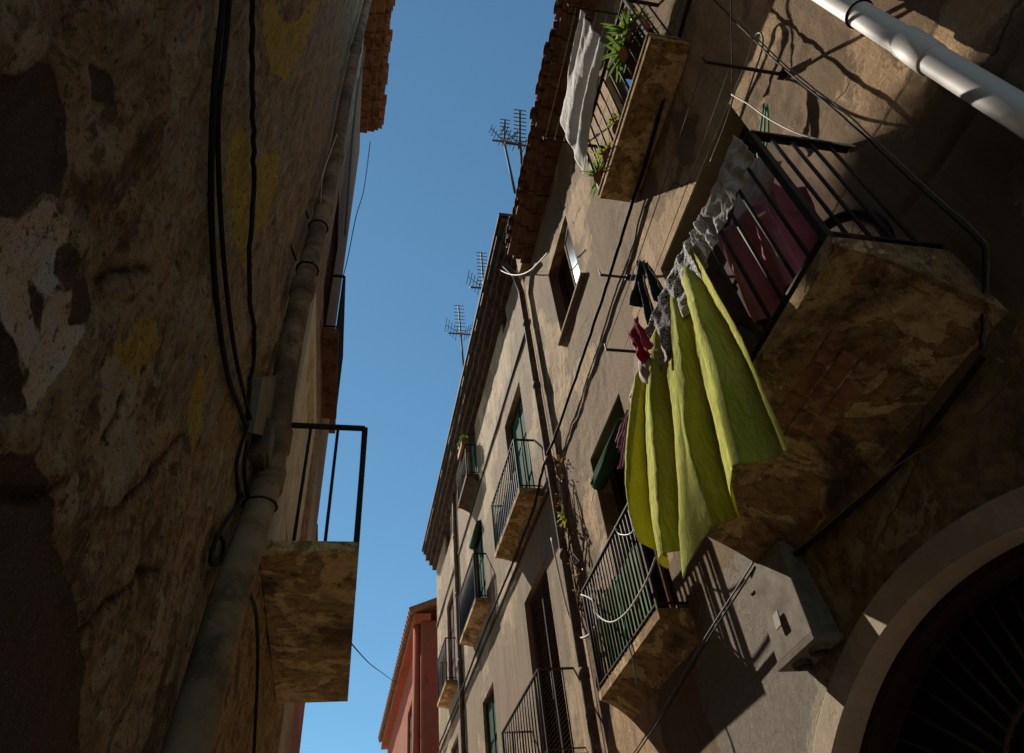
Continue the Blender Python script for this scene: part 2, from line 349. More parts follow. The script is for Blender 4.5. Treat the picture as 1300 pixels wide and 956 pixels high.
# ------------------------------------------------------------ walls with openings
def axis(a, b, fixed, steps):
    """grid lines a..b holding the fixed values; steps = [(limit, spacing)...]"""
    pts = sorted(set([a, b]+[f for f in fixed if a < f < b])); out = [a]
    for p, q in zip(pts[:-1], pts[1:]):
        cur = p
        while cur < q-1e-9:
            sp = next((s for lim, s in steps if cur < lim), steps[-1][1])
            nx = cur+sp
            if nx > q-.45*sp: nx = q
            out.append(nx); cur = nx
    return np.array(out)
def wall(m, y0, y1, z0, z1, holes, depth, ys, zs, disp, name, mat, parent, cut=None, attrs=None, thick=.14):
    Y = axis(y0, y1, [h[i] for h in holes for i in (0, 1)], ys); Z = axis(z0, z1, [h[i] for h in holes for i in (2, 3)], zs)
    YY, ZZ = np.meshgrid(Y, Z); D = disp(YY, ZZ)
    for h in holes:                     # flatten near the openings
        dx = np.maximum(np.maximum(h[0]-YY, YY-h[1]), np.maximum(h[2]-ZZ, ZZ-h[3])); D = D*np.clip(dx/.05, 0, 1)
    e = np.minimum(np.minimum(YY-y0, y1-YY), z1-ZZ); D = D*np.clip(e/.03, 0, 1)
    b = MB(); ny, nz = len(Y), len(Z)
    b.v = [m(YY[j, i], D[j, i], ZZ[j, i]) for j in range(nz) for i in range(ny)]
    def inside(yc, zc): return any(h[0] < yc < h[1] and h[2] < zc < h[3] for h in holes) or (cut is not None and cut(yc, zc))
    b.f = [(j*ny+i, j*ny+i+1, (j+1)*ny+i+1, (j+1)*ny+i) for j in range(nz-1) for i in range(ny-1) if not inside((Y[i]+Y[i+1])/2, (Z[j]+Z[j+1])/2)]
    nv = len(b.v)
    for h in holes:                     # reveals
        c = [m(y, o, z) for o in (0, -depth) for (y, z) in ((h[0], h[2]), (h[1], h[2]), (h[1], h[3]), (h[0], h[3]))]
        b.add(c, [(0, 1, 5, 4), (1, 2, 6, 5), (2, 3, 7, 6), (3, 0, 4, 7)])
    # ends, top and back of the wall so it is a solid body
    c = [m(y, o, z) for o in (0, -thick) for (y, z) in ((y0, z0), (y1, z0), (y1, z1), (y0, z1))]
    b.add(c, [(1, 2, 6, 5), (2, 3, 7, 6), (3, 0, 4, 7)])
    at = {}
    if attrs:
        for k, v in attrs(YY.ravel(), ZZ.ravel()).items(): at[k] = np.concatenate([v, np.full(len(b.v)-nv, -1.)])
    return b.build(name, mat, parent, True, at)

# ------------------------------------------------------------ repeated parts
def balcony(m, bld, y0, y1, off, zt, rail, sp=.05, th=.035, under=None, wallth=None, slabmat=None, br=.0042, label=None, railw=.014, barmat=None, noslab=False, lip=0, skip=None, lowrail=True):
    """slab top at zt, front face at off; railing with balusters on the front and both sides"""
    if not noslab:
        wt = wallth if wallth is not None else th
        n = 26; b = MB()
        def f(u, v):                    # underside, haunched towards the wall, a little uneven
            y = y0+(y1-y0)*u; o = off*v; k = (1-v)**1.6
            z = zt-th-(wt-th)*k + .006*float(fbm(np.array(y*9+zt*7), np.array(o*14+3), 4))*2
            if u in (0, 1) or v in (1,): z = zt-th-(wt-th)*k
            return m(y, o, z)
        b.grid(f, n, 12)
        b.add([m(y0, 0, zt), m(y1, 0, zt), m(y1, off, zt), m(y0, off, zt)], [(0, 1, 2, 3)])
        for yy in (y0, y1):
            pts = [m(yy, 0, zt), m(yy, off, zt)]+[f(0 if yy == y0 else 1, 1-k/12) for k in range(13)]
            b.add(pts, [tuple(range(len(pts)))])
        b.add([m(y0, off, zt), m(y1, off, zt), m(y1, off, zt-th), m(y0, off, zt-th)], [(0, 1, 2, 3)])
        if lip: b.box(m, y0-lip, y1+lip, 0, off+lip, zt, zt+.012)
        s = b.build('balcony_slab', slabmat or M['slab'], bld)
        if label: s['label'] = label
    e = off-.008; a0 = y0+.008; a1 = y1-.008; zt2 = zt+(.012 if lip else 0)
    r = MB(); w = railw
    top = zt2+rail
    for z, ww in ((top, w), (zt2+.02, w*.6)) if lowrail else ((top, w),):
        r.bar(m(a0, e, z), m(a1, e, z), ww, ww*.45 if z == top else ww*.5)
        for y in (a0, a1): r.bar(m(y, 0, z), m(y, e, z), ww, ww*.45 if z == top else ww*.5)
    for y in (a0, a1): r.bar(m(y, e, zt2), m(y, e, top), w*.8, w*.8)
    ro = r.build('balcony_railing', barmat or M['iron'], bld)
    bb = MB(); bb.tube([m(a0, e, zt2), m(a0, e, top)], br, 6)
    first = bb.build('baluster', barmat or M['iron'], ro, True)
    base = np.array(m(a0, e, zt2)); offs = []
    k = max(1, round((a1-a0)/sp))
    for i in range(1, k): offs.append(np.array(m(a0+(a1-a0)*i/k, e, zt2))-base)
    ks = max(1, round(e/sp))
    for y in (a0, a1):
        for i in range(0 if False else 1, ks): offs.append(np.array(m(y, e*i/ks, zt2))-base)
    if offs: first.location = tuple(offs[0][i]*U for i in range(3)); offs = [o-offs[0] for o in offs[1:]]
    copies(first, ro, offs)
    return ro
def door(m, bld, y0, y1, z0, z1, depth, leaf, frame=None, style='panel', open_=0, name='door', fw=.022, label=None):
    """frame, leaf panels and glass set back in an opening"""
    fr = MB(); d = -depth; frame = frame or M['wood']
    fr.box(m, y0, y0+fw, d, d+.03, z0, z1); fr.box(m, y1-fw, y1, d, d+.03, z0, z1); fr.box(m, y0+fw, y1-fw, d, d+.03, z1-fw, z1)
    if name == 'window': fr.box(m, y0+fw, y1-fw, d, d+.035, z0, z0+fw)
    ym = (y0+y1)/2; fr.box(m, ym-fw*.5, ym+fw*.5, d, d+.026, z0+(fw if name == 'window' else 0), z1-fw)
    fo = fr.build(name, frame, bld, bevel=.003)
    if label: fo['label'] = label
    for a, b_ in ((y0+fw, ym-fw*.5), (ym+fw*.5, y1-fw)):
        q = MB()
        if style == 'glass':
            q.box(m, a, b_, d+.008, d+.012, z0, z1-fw); q.build('pane', leaf, fo)
        elif style == 'slats':
            nz = int((z1-fw-z0)/.022)
            for i in range(nz):
                z = z0+(z1-fw-z0)*(i+.5)/nz
                c = [m(y, o, zz) for (o, zz) in ((d+.004, z+.005), (d+.02, z-.009), (d+.008, z+.009), (d+.024, z-.005)) for y in (a, b_)]
                q.add(c, [(0, 1, 3, 2), (4, 6, 7, 5), (0, 4, 5, 1), (2, 3, 7, 6), (0, 2, 6, 4), (1, 5, 7, 3)])
            q.build('shutter', leaf, fo)
        else:
            q.box(m, a, b_, d+.004, d+.016, z0, z1-fw)
            h = (z1-fw-z0)
            for k in range(3): q.box(m, a+.014, b_-.014, d+.016, d+.021, z0+h*(k/3)+.02, z0+h*((k+1)/3)-.02)
            q.build('leaf', leaf, fo, bevel=.002)
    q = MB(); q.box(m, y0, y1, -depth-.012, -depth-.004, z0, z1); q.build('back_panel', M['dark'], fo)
    return fo

def eave(m, y0, y1, over, z, bld, pitch=.07, name='roof_eave'):
    """projecting eave: two corbelled courses below, barrel tiles with open ends above"""
    b = MB()
    for i, (o, h) in enumerate(((over*.45, .04), (over*.72, .035), (over*.9, .022))):
        zz = z+[0, .04, .075][i]
        n = int((y1-y0)/.13)
        for k in range(n):
            a = y0+(y1-y0)*k/n; c = y0+(y1-y0)*(k+1)/n; j = random.uniform(-.008, .006)
            b.box(m, a+.003, c-.003, -.05, o+j, zz+.001, zz+h)
    b.build('eave_corbel', M['brickunder'], bld, bevel=.006)
    t = MB(); n = int((y1-y0)/pitch)
    for k in range(n):
        yc = y0+(k+.5)*pitch; jo = random.uniform(-.012, .014); jz = random.uniform(-.006, .006); r = pitch*.5; seg = 7
        for up in (1, -1):
            yy = yc+(0 if up == 1 else pitch*.5); vs = []
            for (o, dz) in ((over+jo+(.012 if up == 1 else 0), 0), (-.35, .17)):
                for rr in (r, r*.78):
                    for i in range(seg+1):
                        q = math.pi*i/seg; vs.append(m(yy-rr*math.cos(q), o, z+.105+jz+(.02 if up == 1 else .035)+dz+up*rr*math.sin(q)*.8))
            s1 = seg+1; fs = []
            for i in range(seg):
                fs += [(i, i+1, 2*s1+i+1, 2*s1+i), (s1+i, 3*s1+i, 3*s1+i+1, s1+i+1), (i, s1+i, s1+i+1, i+1)]
            fs += [(0, 2*s1, 3*s1, s1), (seg, s1+seg, 3*s1+seg, 2*s1+seg)]
            t.add(vs, fs)
    t.build(name, M['tile'], bld, True)
# ============================================================ SETTING
g = MB(); g.add([(-120, -120, -.667), (120, -120, -.667), (120, 120, -.667), (-120, 120, -.667)], [(0, 1, 2, 3)])
tag(g.build('street', M['asphalt']), 'pale stone paving of the narrow street', None, kind='structure')

# ============================================================ LEFT BUILDING (very close to the lens)
bl = thing('stone_building', (XL, 1.3, -.667), 'tall old building with dark peeling brown stone wall filling the left side', 'building')
def px2yz(L): return np.array([onX(u, v, XL)[1:] for u, v in L])
def sdf(poly, Y, Z):
    Pn = px2yz(poly); d = np.full(Y.shape, 9.); ins = np.zeros(Y.shape, bool); n = len(Pn)
    for i in range(n):
        a = Pn[i]; b = Pn[(i+1) % n]; e = b-a
        t = np.clip(((Y-a[0])*e[0]+(Z-a[1])*e[1])/(e@e), 0, 1)
        d = np.minimum(d, np.hypot(Y-a[0]-t*e[0], Z-a[1]-t*e[1]))
        c = ((a[1] > Z) != (b[1] > Z)); x = a[0]+(Z-a[1])*(e[0])/(e[1] if abs(e[1]) > 1e-9 else 1e-9); ins ^= (c & (Y < x))
    return np.where(ins, d, -d)
def line_d(L, Y, Z):
    Pn = px2yz(L); d = np.full(Y.shape, 9.)
    for i in range(len(Pn)-1):
        a = Pn[i]; e = Pn[i+1]-a; t = np.clip(((Y-a[0])*e[0]+(Z-a[1])*e[1])/(e@e), 0, 1)
        d = np.minimum(d, np.hypot(Y-a[0]-t*e[0], Z-a[1]-t*e[1]))
    return d
PATCH = {
 'm_grey': [[(205, 0), (330, 0), (335, 90), (350, 160), (355, 60), (420, 0), (470, 0), (440, 120), (400, 290), (360, 420), (300, 480), (255, 560), (215, 520), (205, 430), (235, 330), (200, 200), (215, 90)],
            [(130, 15), (190, 20), (200, 120), (175, 140), (135, 100)], [(255, 560), (300, 560), (290, 640), (255, 640)],
            [(285, 640), (330, 600), (330, 700), (290, 780), (240, 867), (225, 867), (262, 750)]],
 'm_ochre': [[(338, 0), (352, 0), (358, 30), (378, 25), (392, 0), (408, 0), (395, 40), (378, 80), (365, 104), (352, 95), (345, 60), (338, 40)],
             [(300, 158), (318, 168), (320, 300), (318, 360), (296, 300), (282, 230), (290, 195)], [(324, 200), (352, 190), (352, 235), (340, 290), (326, 295)],
             [(248, 470), (256, 470), (256, 540), (245, 580), (240, 520)],
             [(185, 395), (203, 410), (205, 440), (170, 490), (150, 450)], [(385, 430), (402, 440), (392, 560), (372, 560)]],
 'm_cream': [[(143, 452), (160, 462), (172, 490), (165, 525), (178, 545), (182, 585), (165, 610), (140, 650), (128, 642), (135, 600), (112, 580), (125, 535), (130, 490)],
             [(82, 622), (98, 590), (100, 610), (90, 665), (74, 655)], [(162, 798), (168, 805), (150, 840), (132, 880), (122, 880), (128, 840)],
             [(0, 88), (5, 60), (28, 38), (58, 32), (62, 50), (50, 92), (20, 104), (8, 92)], [(86, 160), (97, 160), (97, 210), (86, 195)], [(88, 250), (98, 258), (100, 285), (84, 285)],
             [(240, 740), (255, 700), (262, 760), (250, 800), (220, 867), (205, 867)], [(195, 760), (202, 765), (190, 830), (180, 820)],
             [(250, 10), (258, 20), (250, 80), (244, 60)], [(355, 480), (375, 470), (372, 640), (352, 640)]],
 'm_white': [[(-40, 262), (25, 280), (45, 262), (60, 250), (82, 262), (96, 285), (104, 330), (80, 345), (70, 372), (98, 372), (118, 418), (96, 450), (72, 492), (48, 526), (30, 505), (38, 470), (18, 440), (0, 395), (-40, 360)]],
 'm_dark': [[(-60, 92), (14, 96), (30, 92), (50, 80), (72, 78), (84, 110), (92, 150), (94, 195), (84, 252), (62, 244), (46, 262), (24, 276), (-60, 262)],
            [(84, 322), (98, 308), (108, 335), (104, 352), (84, 370), (76, 350)], [(96, 360), (118, 352), (124, 380), (118, 412), (100, 412)], [(33, 463), (54, 472), (46, 492), (34, 486)],
            [(-60, 575), (45, 578), (66, 610), (74, 640), (74, 680), (90, 730), (100, 790), (112, 880), (112, 1000), (-60, 1000)],
            [(-60, 400), (0, 400), (20, 440), (32, 470), (44, 520), (0, 530), (-60, 520)], [(49, 350), (68, 388), (64, 430), (52, 400)], [(118, 80), (150, 95), (160, 140), (130, 128)]],
 'm_pink': [[(452, 100), (470, 100), (440, 330), (432, 330), (445, 210)]],
}
CRACK = [[(-30, 622), (30, 628), (55, 632), (75, 622)], [(105, 800), (130, 775), (160, 745), (180, 725), (200, 722)], [(150, 650), (200, 590), (240, 548)], [(160, 840), (166, 800), (168, 740)], [(132, 360), (150, 345), (185, 340)], [(160, 500), (130, 560)]]
def lattrs(Y, Z):
    out = {k: np.clip(np.max([sdf(p, Y, Z) for p in v], axis=0), -.4, .4) for k, v in PATCH.items()}
    # grey weathered render also covers what lies out of sight above and beyond
    out['m_grey'] = np.maximum(out['m_grey'], np.clip((Z-1.9)*.6, -.4, .1))
    out['m_pink'] = np.maximum(out['m_pink'], np.clip(np.minimum(Y-2.05, Z-2.3), -.4, .4))
    out['m_crack'] = np.min([line_d(c, Y, Z) for c in CRACK], axis=0)
    return out
def ldisp(Y, Z):
    d = .022*fbm(Y*2.6, Z*2.6, 6)+.020*fbm(Y*9+5, Z*7, 5)
    d = d+.014*fbm(Y*26, Z*18, 5)+.006*fbm(Y*80, Z*60, 3)
    flat = np.max([sdf(p, Y, Z) for k in ('m_dark', 'm_white') for p in PATCH[k]], axis=0)
    w = np.clip(flat/.03+.5, 0, 1); d = d*(1-.75*w)-.008*w
    d = d-.005*np.exp(-(np.min([line_d(c, Y, Z) for c in CRACK], axis=0)/.006)**2)
    return d*np.clip((2.6-Z)/1.2+.25, .25, 1)
wall(mL, -1.2, 2.87, -.667, 5.36, [(1.72, 2.2, .96, 1.85), (1.95, 2.3, 2.42, 3.2)], .07, [(.1, .03), (.75, .0052), (1.3, .0085), (9, .022)], [(.05, .04), (.95, .0055), (1.35, .0085), (9, .03)], ldisp, 'wall', M['leftwall'], bl, None, lattrs, .2)
door(mL, bl, 1.72, 2.2, .96, 1.85, .02, M['whitepaint'], M['whitepaint'])
door(mL, bl, 1.95, 2.3, 2.42, 3.2, .05, M['purplewood'], M['wood'])
b = MB(); b.box(mL, 1.60, 1.72, .0, .022, .955, 1.93); b.box(mL, 2.2, 2.3, .0, .022, .955, 1.93); b.box(mL, 1.72, 2.2, 0, .022, 1.85, 1.93)
b.build('door_surround', M['whitepaint'], bl, bevel=.004)
b = MB(); b.box(mL, -1.2, 2.87, -.9, -.2, -.66, 5.33); b.build('rear_rooms', M['leftwall'], bl)
def mLe(y, o, z): return (XL+o-.02*(y-1.6)*1.0, y, z)
eave(mLe, -1.2, 2.66, .185, 5.28, bl, .085)
balcony(mL, bl, 1.57, 2.55, .235, .935, .372, .085, .028, lowrail=False, label='left balcony slab with stained peeling underside', slabmat=M['slabL'], br=.0048, railw=.017)
balcony(mL, bl, 2.19, 2.79, .072, 2.40, .40, .06, .035, slabmat=M['brickunder'], br=.004)

# drainpipe on the left wall
def trace(L, x): return [onX(u, v, x) for u, v in L]
PL = [(478, -60), (466, 5), (452, 62), (438, 130), (426, 200), (411, 262), (396, 320), (384, 368), (370, 432), (358, 500), (350, 560), (340, 610), (318, 680), (290, 762), (262, 862), (235, 960), (205, 1060)]
pp = trace(PL, -.197)
dp = thing('drainpipe', pp[-1], 'fat grey-brown clay drainpipe running up the dark left wall', 'drainpipe')
b = MB(); rp = [.0235, .0238, .024, .0245, .025, .0258, .0265, .0272, .028, .0285, .029, .0295, .030, .030, .030, .030, .030]; b.tube(pp, rp, 20); b.build('pipe', M['claypipe'], dp, True)
for k in (2, 4, 5, 7, 10, 11):
    b = MB(); t = nrm(pp[k+1]-pp[k-1]); c = pp[k]; b.tube([c-t*.03, c-t*.026, c+t*.026, c+t*.03], [rp[k]+.001, rp[k]+.005, rp[k]+.005, rp[k]+.001], 20); b.build('collar', M['claypipe'], dp, True)
for k in (5, 6, 11):
    b = MB(); c = np.array(pp[k])*.5+np.array(pp[k+1])*.5; b.tube([c+nrm(np.cross([0, 0, 1], [1, 0, 0]))*0+np.array([(rp[k]+.003)*math.cos(q), (rp[k]+.003)*math.sin(q), 0]) for q in np.linspace(0, 2*math.pi, 17)], .003, 5, False)
    b.bar(c+np.array([-.03, -.03, 0]), c+np.array([-.045, -.085, .0]), .005, .005); b.build('bracket', M['iron'], dp)
pv = trace([(463, 60), (452, 130), (447, 180), (441, 260), (438, 300)], -.212)
tag(MB().tube(pv, .007, 8).build('conduit_pipe', M['greycable'], None, True), 'thin pale conduit beside the top of the fat left drainpipe', 'conduit')

# black cables on the left wall
def cable(name, pts, r, mat, label, cat='cable', n=7, group=None, wob=0., sub=6):
    pts = [np.array(p) for p in pts]; out = []
    for i in range(len(pts)-1):         # Catmull-Rom smoothing
        p0 = pts[max(i-1, 0)]; p1 = pts[i]; p2 = pts[i+1]; p3 = pts[min(i+2, len(pts)-1)]
        for k in range(sub):
            t = k/sub; out.append(.5*((2*p1)+(-p0+p2)*t+(2*p0-5*p1+4*p2-p3)*t*t+(-p0+3*p1-3*p2+p3)*t**3)+rng.normal(0, wob, 3))
    out.append(pts[-1])
    return tag(MB().tube(out, r, n).build(name, mat, None, True), label, cat, group)
cx = XL+.012
c1 = [(284, -60), (283, 0), (277, 60), (271, 130), (268, 250), (274, 370), (288, 470), (303, 515), (316, 548)]
c2 = [(292, -60), (291, 0), (285, 70), (277, 150), (279, 250), (286, 350), (297, 440), (310, 500), (322, 545)]
c3 = [(319, -60), (320, 0), (320, 80), (322, 180), (322, 250), (316, 350), (323, 440), (316, 500), (312, 545)]
gl = 'black cables draped down the left wall'
cable('cable', trace(c1, cx), .0042, M['cable'], 'black cable hanging furthest left on the dark peeling wall', group=gl)
cable('cable', trace(c2, cx+.004), .0036, M['cable'], 'black cable just right of the leftmost one, bowing to the grey joint box', group=gl)
cable('cable', trace(c3, cx), .0042, M['cable'], 'knotted black cable crossing the two ochre patches on the left wall', group=gl, wob=.0012)
cable('cable', trace([(312, 548), (300, 590), (303, 635), (285, 665), (270, 695), (268, 716), (280, 712), (284, 690), (276, 678), (270, 700)], cx), .0036, M['cable'], 'black cable ending in a loose loop below the grey joint box', group=gl)
cable('cable', trace([(314, 560), (310, 600), (318, 660), (315, 740), (325, 780), (327, 850), (322, 960)], cx+.004), .0042, M['cable'], 'black cable dropping beside the left balcony underside', group=gl)
cable('cable', trace([(428, 170), (412, 215), (408, 240), (405, 300), (385, 345)], cx+.02), .0018, M['whitecord'], 'thin pale wire looping beside the upper left drainpipe')
cable('cable', [onX(470, 180, -.1), onX(462, 240, -.12), onX(452, 275, -.13), onX(443, 320, -.15), onX(436, 350, -.16)], .0022, M['cable'], 'thin wire dangling from the end of the left tiled eave')
b = thing('junction_box', onX(320, 575, XL), 'small grey joint box where the left cables meet', 'junction box')
q = MB(); c = onX(320, 575, XL); q.box(mL, c[1]-.06, c[1]+.06, .0, .035, c[2]-.05, c[2]+.05); q.build('case', M['claypipe'], b, bevel=.006)
q = MB(); q.box(mL, c[1]-.045, c[1]+.045, .035, .041, c[2]-.037, c[2]+.037); q.build('lid', M['flake'], b, bevel=.002)
q = MB(); pts = [onX(u, v, XL+.003) for u, v in ((318, 480), (340, 476), (342, 512), (322, 552), (306, 548))]
q.add(pts+[p+np.array([.022, 0, 0]) for p in pts], [(0, 1, 2, 3, 4), (9, 8, 7, 6, 5)]+[(i, (i+1) % 5, 5+(i+1) % 5, 5+i) for i in range(5)])
tag(q.build('metal_plate', M['flake'], None, bevel=.004), 'grey metal cover plate above the left joint box', 'cover plate')

# ============================================================ LEFT SIDE, FURTHER UP THE STREET
b2 = thing('set_back_house', (-.6, 3.4, -.667), 'cream house end seen behind the bars of the left balcony', 'house')
wall(mL, 2.875, 3.42, -.667, 2.84, [], .05, [(9, .05)], [(9, .05)], lambda Y, Z: .008*fbm(Y*6, Z*6), 'wall', M['plasterL2'], b2, None, None, .9)
b = MB(); b.box(mL, 2.875, 3.5, -.5, .035, 2.845, 2.88); b.build('roof', M['tile'], b2, bevel=.01)
b3 = thing('low_house', (-.4, 6, -.667), 'small brown-red gable peeping beside the left balcony railing', 'house')
q = onX(402, 700, -.3); q2 = onX(412, 672, -.3)
def mL3(y, o, z): return (-.33+o, y, z)
wall(mL3, 4.2, 6.0, -.667, 2.55, [], .05, [(9, .1)], [(9, .1)], lambda Y, Z: 0*Y, 'wall', M['ochre_red'], b3, None, None, .6)
b = MB(); b.box(mL3, 4.15, 6.1, -.4, .05, 2.555, 2.6); b.build('roof', M['tile'], b3)

# ============================================================ RIGHT NEAR BUILDING
ba = thing('plastered_building', (1, 1.0, -.667), 'sunlit tan plastered building on the right with tiled eave and laundry balconies', 'building')
AC = (.97, -.37); RO = .935; RI = .885; SPR = .36
def acut(y, z):
    if z < SPR: return abs(y-AC[0]) < math.sqrt(RO**2-(SPR-AC[1])**2)-.015
    return math.hypot(y-AC[0], z-AC[1]) < RO-.02
def azones(Y, Z):
    def rect(y0, y1, z0, z1): return -np.maximum(np.maximum(y0-Y, Y-y1), np.maximum(z0-Z, Z-z1))
    return {'m_cement': np.clip(rect(1.38, 1.93, .2, .88)*2, -.4, .4), 'm_damp': np.clip(np.maximum(rect(-2, 1.36, -.7, .74), rect(-2, .40, -.7, .9))*2.2, -.4, .4)}
def adisp(Y, Z):
    d = .004*fbm(Y*1.6+3, Z*1.2+1, 2)+.0006*fbm(Y*11, Z*9+4, 4)
    rough = np.clip((fbm(Y*1.6+31, Z*1.3+8, 4)-.03)*9, 0, 1)
    rough = np.maximum(rough, np.exp(-(((Y-2.05)/.18)**2+((Z-2.0)/.16)**2)))
    rough = np.maximum(rough, np.clip((.50-Y)*8, 0, 1)*.8)*np.clip((Z-.98)*8, 0, 1); d = d-.005*rough+rough*.009*fbm(Y*26, Z*26, 4)
    jz = np.minimum(np.abs(Z-1.08-.03*fbm(Y*3, Z*0)), np.abs(Y-.31-.05*fbm(Z*2, Y*0+3))); d = d-.010*np.exp(-(jz/.006)**2)*(Y < .7)
    return d
HA = [(.72, 1.35, .935, 1.93), (.80, 1.18, 2.395, 3.2), (1.93, 2.38, .95, 1.85), (1.965, 2.395, 2.67, 3.24)]
wall(mA, -1.6, 2.86, -.667, 3.74, HA, .11, [(-.2, .05), (2.9, .013)], [(-.1, .05), (2.5, .013), (9, .02)], adisp, 'wall', M['plasterA'], ba, acut, azones, .2)
b = MB(); b.box(mA, -1.6, 2.86, -.9, -.2, 2.0, 3.71); b.box(mA, -1.6, 2.86, -.9, -.45, -.66, 2.0); b.build('rear_rooms', M['plasterA'], ba)
eave(mA, -1.6, 2.66, .17, 3.70, ba, .075)
# lintel soffits
for h in (HA[0], HA[2]):
    b = MB(); b.box(mA, h[0]+.001, h[1]-.001, -.10, -.002, h[3]-.006, h[3]-.001); b.build('soffit', M['soffit'], ba)
door(mA, ba, *HA[0], .105, M['purplewood'], M['wood'], style='panel')
fo = door(mA, ba, *HA[1], .06, M['blueglass'], M['wood'], style='glass', name='balcony_door')
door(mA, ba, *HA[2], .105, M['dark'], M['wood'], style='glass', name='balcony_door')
# roller blind, balcony three
b = MB(); b.tube([mA(1.95, .0, 1.70), mA(2.36, .0, 1.70)], .032, 14)
for k in range(9):
    q = 2*math.pi*k/9; b.bar(mA(1.952, .0+.032*math.cos(q), 1.70+.032*math.sin(q)), mA(2.358, .0+.032*math.cos(q), 1.70+.032*math.sin(q)), .006, .003)
b.build('roller_blind', M['greenroll'], ba, True)
# lit casement window with one leaf swung out
w = door(mA, ba, *HA[3], .09, M['glass'], M['wood'], style='glass', name='window')
b = MB(); y0 = 1.985; a = math.radians(-5); L = .15
def mC(y, o, z): # leaf hinged at y0
    return mA(y0+y*math.cos(a)+o*math.sin(a), -.012+y*math.sin(a)-o*math.cos(a), z)
for (u0, u1, z0, z1) in ((0, .018, 2.69, 3.19), (L-.018, L, 2.69, 3.19), (.018, L-.018, 2.69, 2.708), (.018, L-.018, 3.172, 3.19)): b.box(mC, u0, u1, 0, .012, z0, z1)
b.build('open_casement', M['wood'], w)
b = MB(); b.box(mC, .018, L-.018, .004, .008, 2.708, 3.172); b.build('pane', M['glass'], w)
b = MB(); b.box(mA, HA[3][0]-.03, HA[3][1]+.03, -.02, .022, HA[3][2]-.022, HA[3][2]-.002); b.build('window_sill', M['plasterB'], ba, bevel=.004)

# arch
def arc(r, n=56):
    a0 = math.asin((SPR-AC[1])/r); return [(AC[0]+r*math.cos(q), AC[1]+r*math.sin(q)) for q in np.linspace(a0, math.pi-a0, n)]
def ring(ro, ri, o0, o1, legs=True):
    b = MB(); A, B = arc(ro), arc(ri); n = len(A)
    if legs: A = [(A[0][0], -.66)]+A+[(A[-1][0], -.66)]; B = [(B[0][0], -.66)]+B+[(B[-1][0], -.66)]; n += 2
    vs = [mA(y, o, z) for o in (o0, o1) for pts in (A, B) for (y, z) in pts]; fs = []
    for i in range(n-1):
        fs += [(i, i+1, n+i+1, n+i), (2*n+i, 3*n+i, 3*n+i+1, 2*n+i+1), (i, 2*n+i, 2*n+i+1, i+1), (n+i, n+i+1, 3*n+i+1, 3*n+i)]
    fs += [(0, n, 3*n, 2*n), (n-1, 3*n-1, 4*n-1, 2*n-1)]
    return b.add(vs, fs)
ring(RO+.006, RI, -.06, .007).build('arch_surround', M['band'], ba, bevel=.004)
ring(RI+.02, RI-.016, -.13, -.061).build('arch_inner_frame', M['rust'], ba)
gr = MB(); gx = -.09
gc = (.97, .16); gr.tube([mA(gc[0]+.2*math.cos(q), gx, gc[1]+.17*math.sin(q)) for q in np.linspace(0, math.pi, 24)], .0045, 6)
gr.bar(mA(.42, gx, .15), mA(1.52, gx, .15), .02, .012)
M['browniron'] = simple('brown_iron', (.07, .04, .025), .7, 0, .4, 30, .2); go = gr.build('arch_grille', M['browniron'], ba)
for k in range(21):
    q = math.pi*(k+.5)/21; d = np.array([math.cos(q), math.sin(q)]); t0 = .2; o = 0.
    for tt in np.linspace(.2, 1., 160):
        y = gc[0]+d[0]*tt; z = gc[1]+d[1]*tt
        if (z > SPR and math.hypot(y-AC[0], z-AC[1]) > RI-.03) or abs(y-.97) > .54: break
    MB().tube([mA(gc[0]+d[0]*.19, gx, gc[1]+d[1]*.165), mA(y, gx, z)], .0032, 6).build('bar', M['browniron'], go, True)
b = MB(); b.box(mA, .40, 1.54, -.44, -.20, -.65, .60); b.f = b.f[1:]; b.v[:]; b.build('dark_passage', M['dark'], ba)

# balconies of the near building
balcony(mA, ba, .70, 1.335, .150, 2.385, .40, .052, .03, slabmat=M['slab'], wallth=.035, lip=.004, br=.0040)
balcony(mA, ba, .545, 1.40, .248, .925, .395, .0515, .03, wallth=.17, slabmat=M['slab'], br=.0045, railw=.019, label='deep laundry balcony slab with broken brick underside')
balcony(mA, ba, 1.865, 2.52, .108, .90, .385, .032, .03, wallth=.10, slabmat=M['slab'], br=.0036)
# exposed bricks under the laundry balcony
def under1(y, o): return .925-.03-.14*(1-o/.248)**1.6
def ray_under(u, v):
    r_ = R@dd(u, v); s = .85/r_[2]
    for _ in range(12): p = r_*s; s = under1(p[1], 1-p[0])/r_[2]
    return r_*s
def bricks(cx, n, rows, dy, do, skew=0.):
    b = MB(); c = ray_under(*cx)
    for j in range(rows):
        for i in range(n):
            y = c[1]+(i-(n-1)/2+(j % 2)*.4)*dy; o = 1-c[0]+(j-(rows-1)/2)*do
            vs = []
            for dz in (-.0035, .02):
                for oo in (o-do*.44, o+do*.44):
                    for yy in (y-dy*.46, y+dy*.46): vs.append(mA(yy+random.uniform(-.002, .002), oo+random.uniform(-.0015, .0015), under1(yy, min(max(oo, 0), .248))+dz+random.uniform(-.001, .001)))
            b.hexa(vs)
    return b
bricks((1050, 490), 3, 3, .085, .033).build('exposed_brick', M['brick'], ba, bevel=.004)

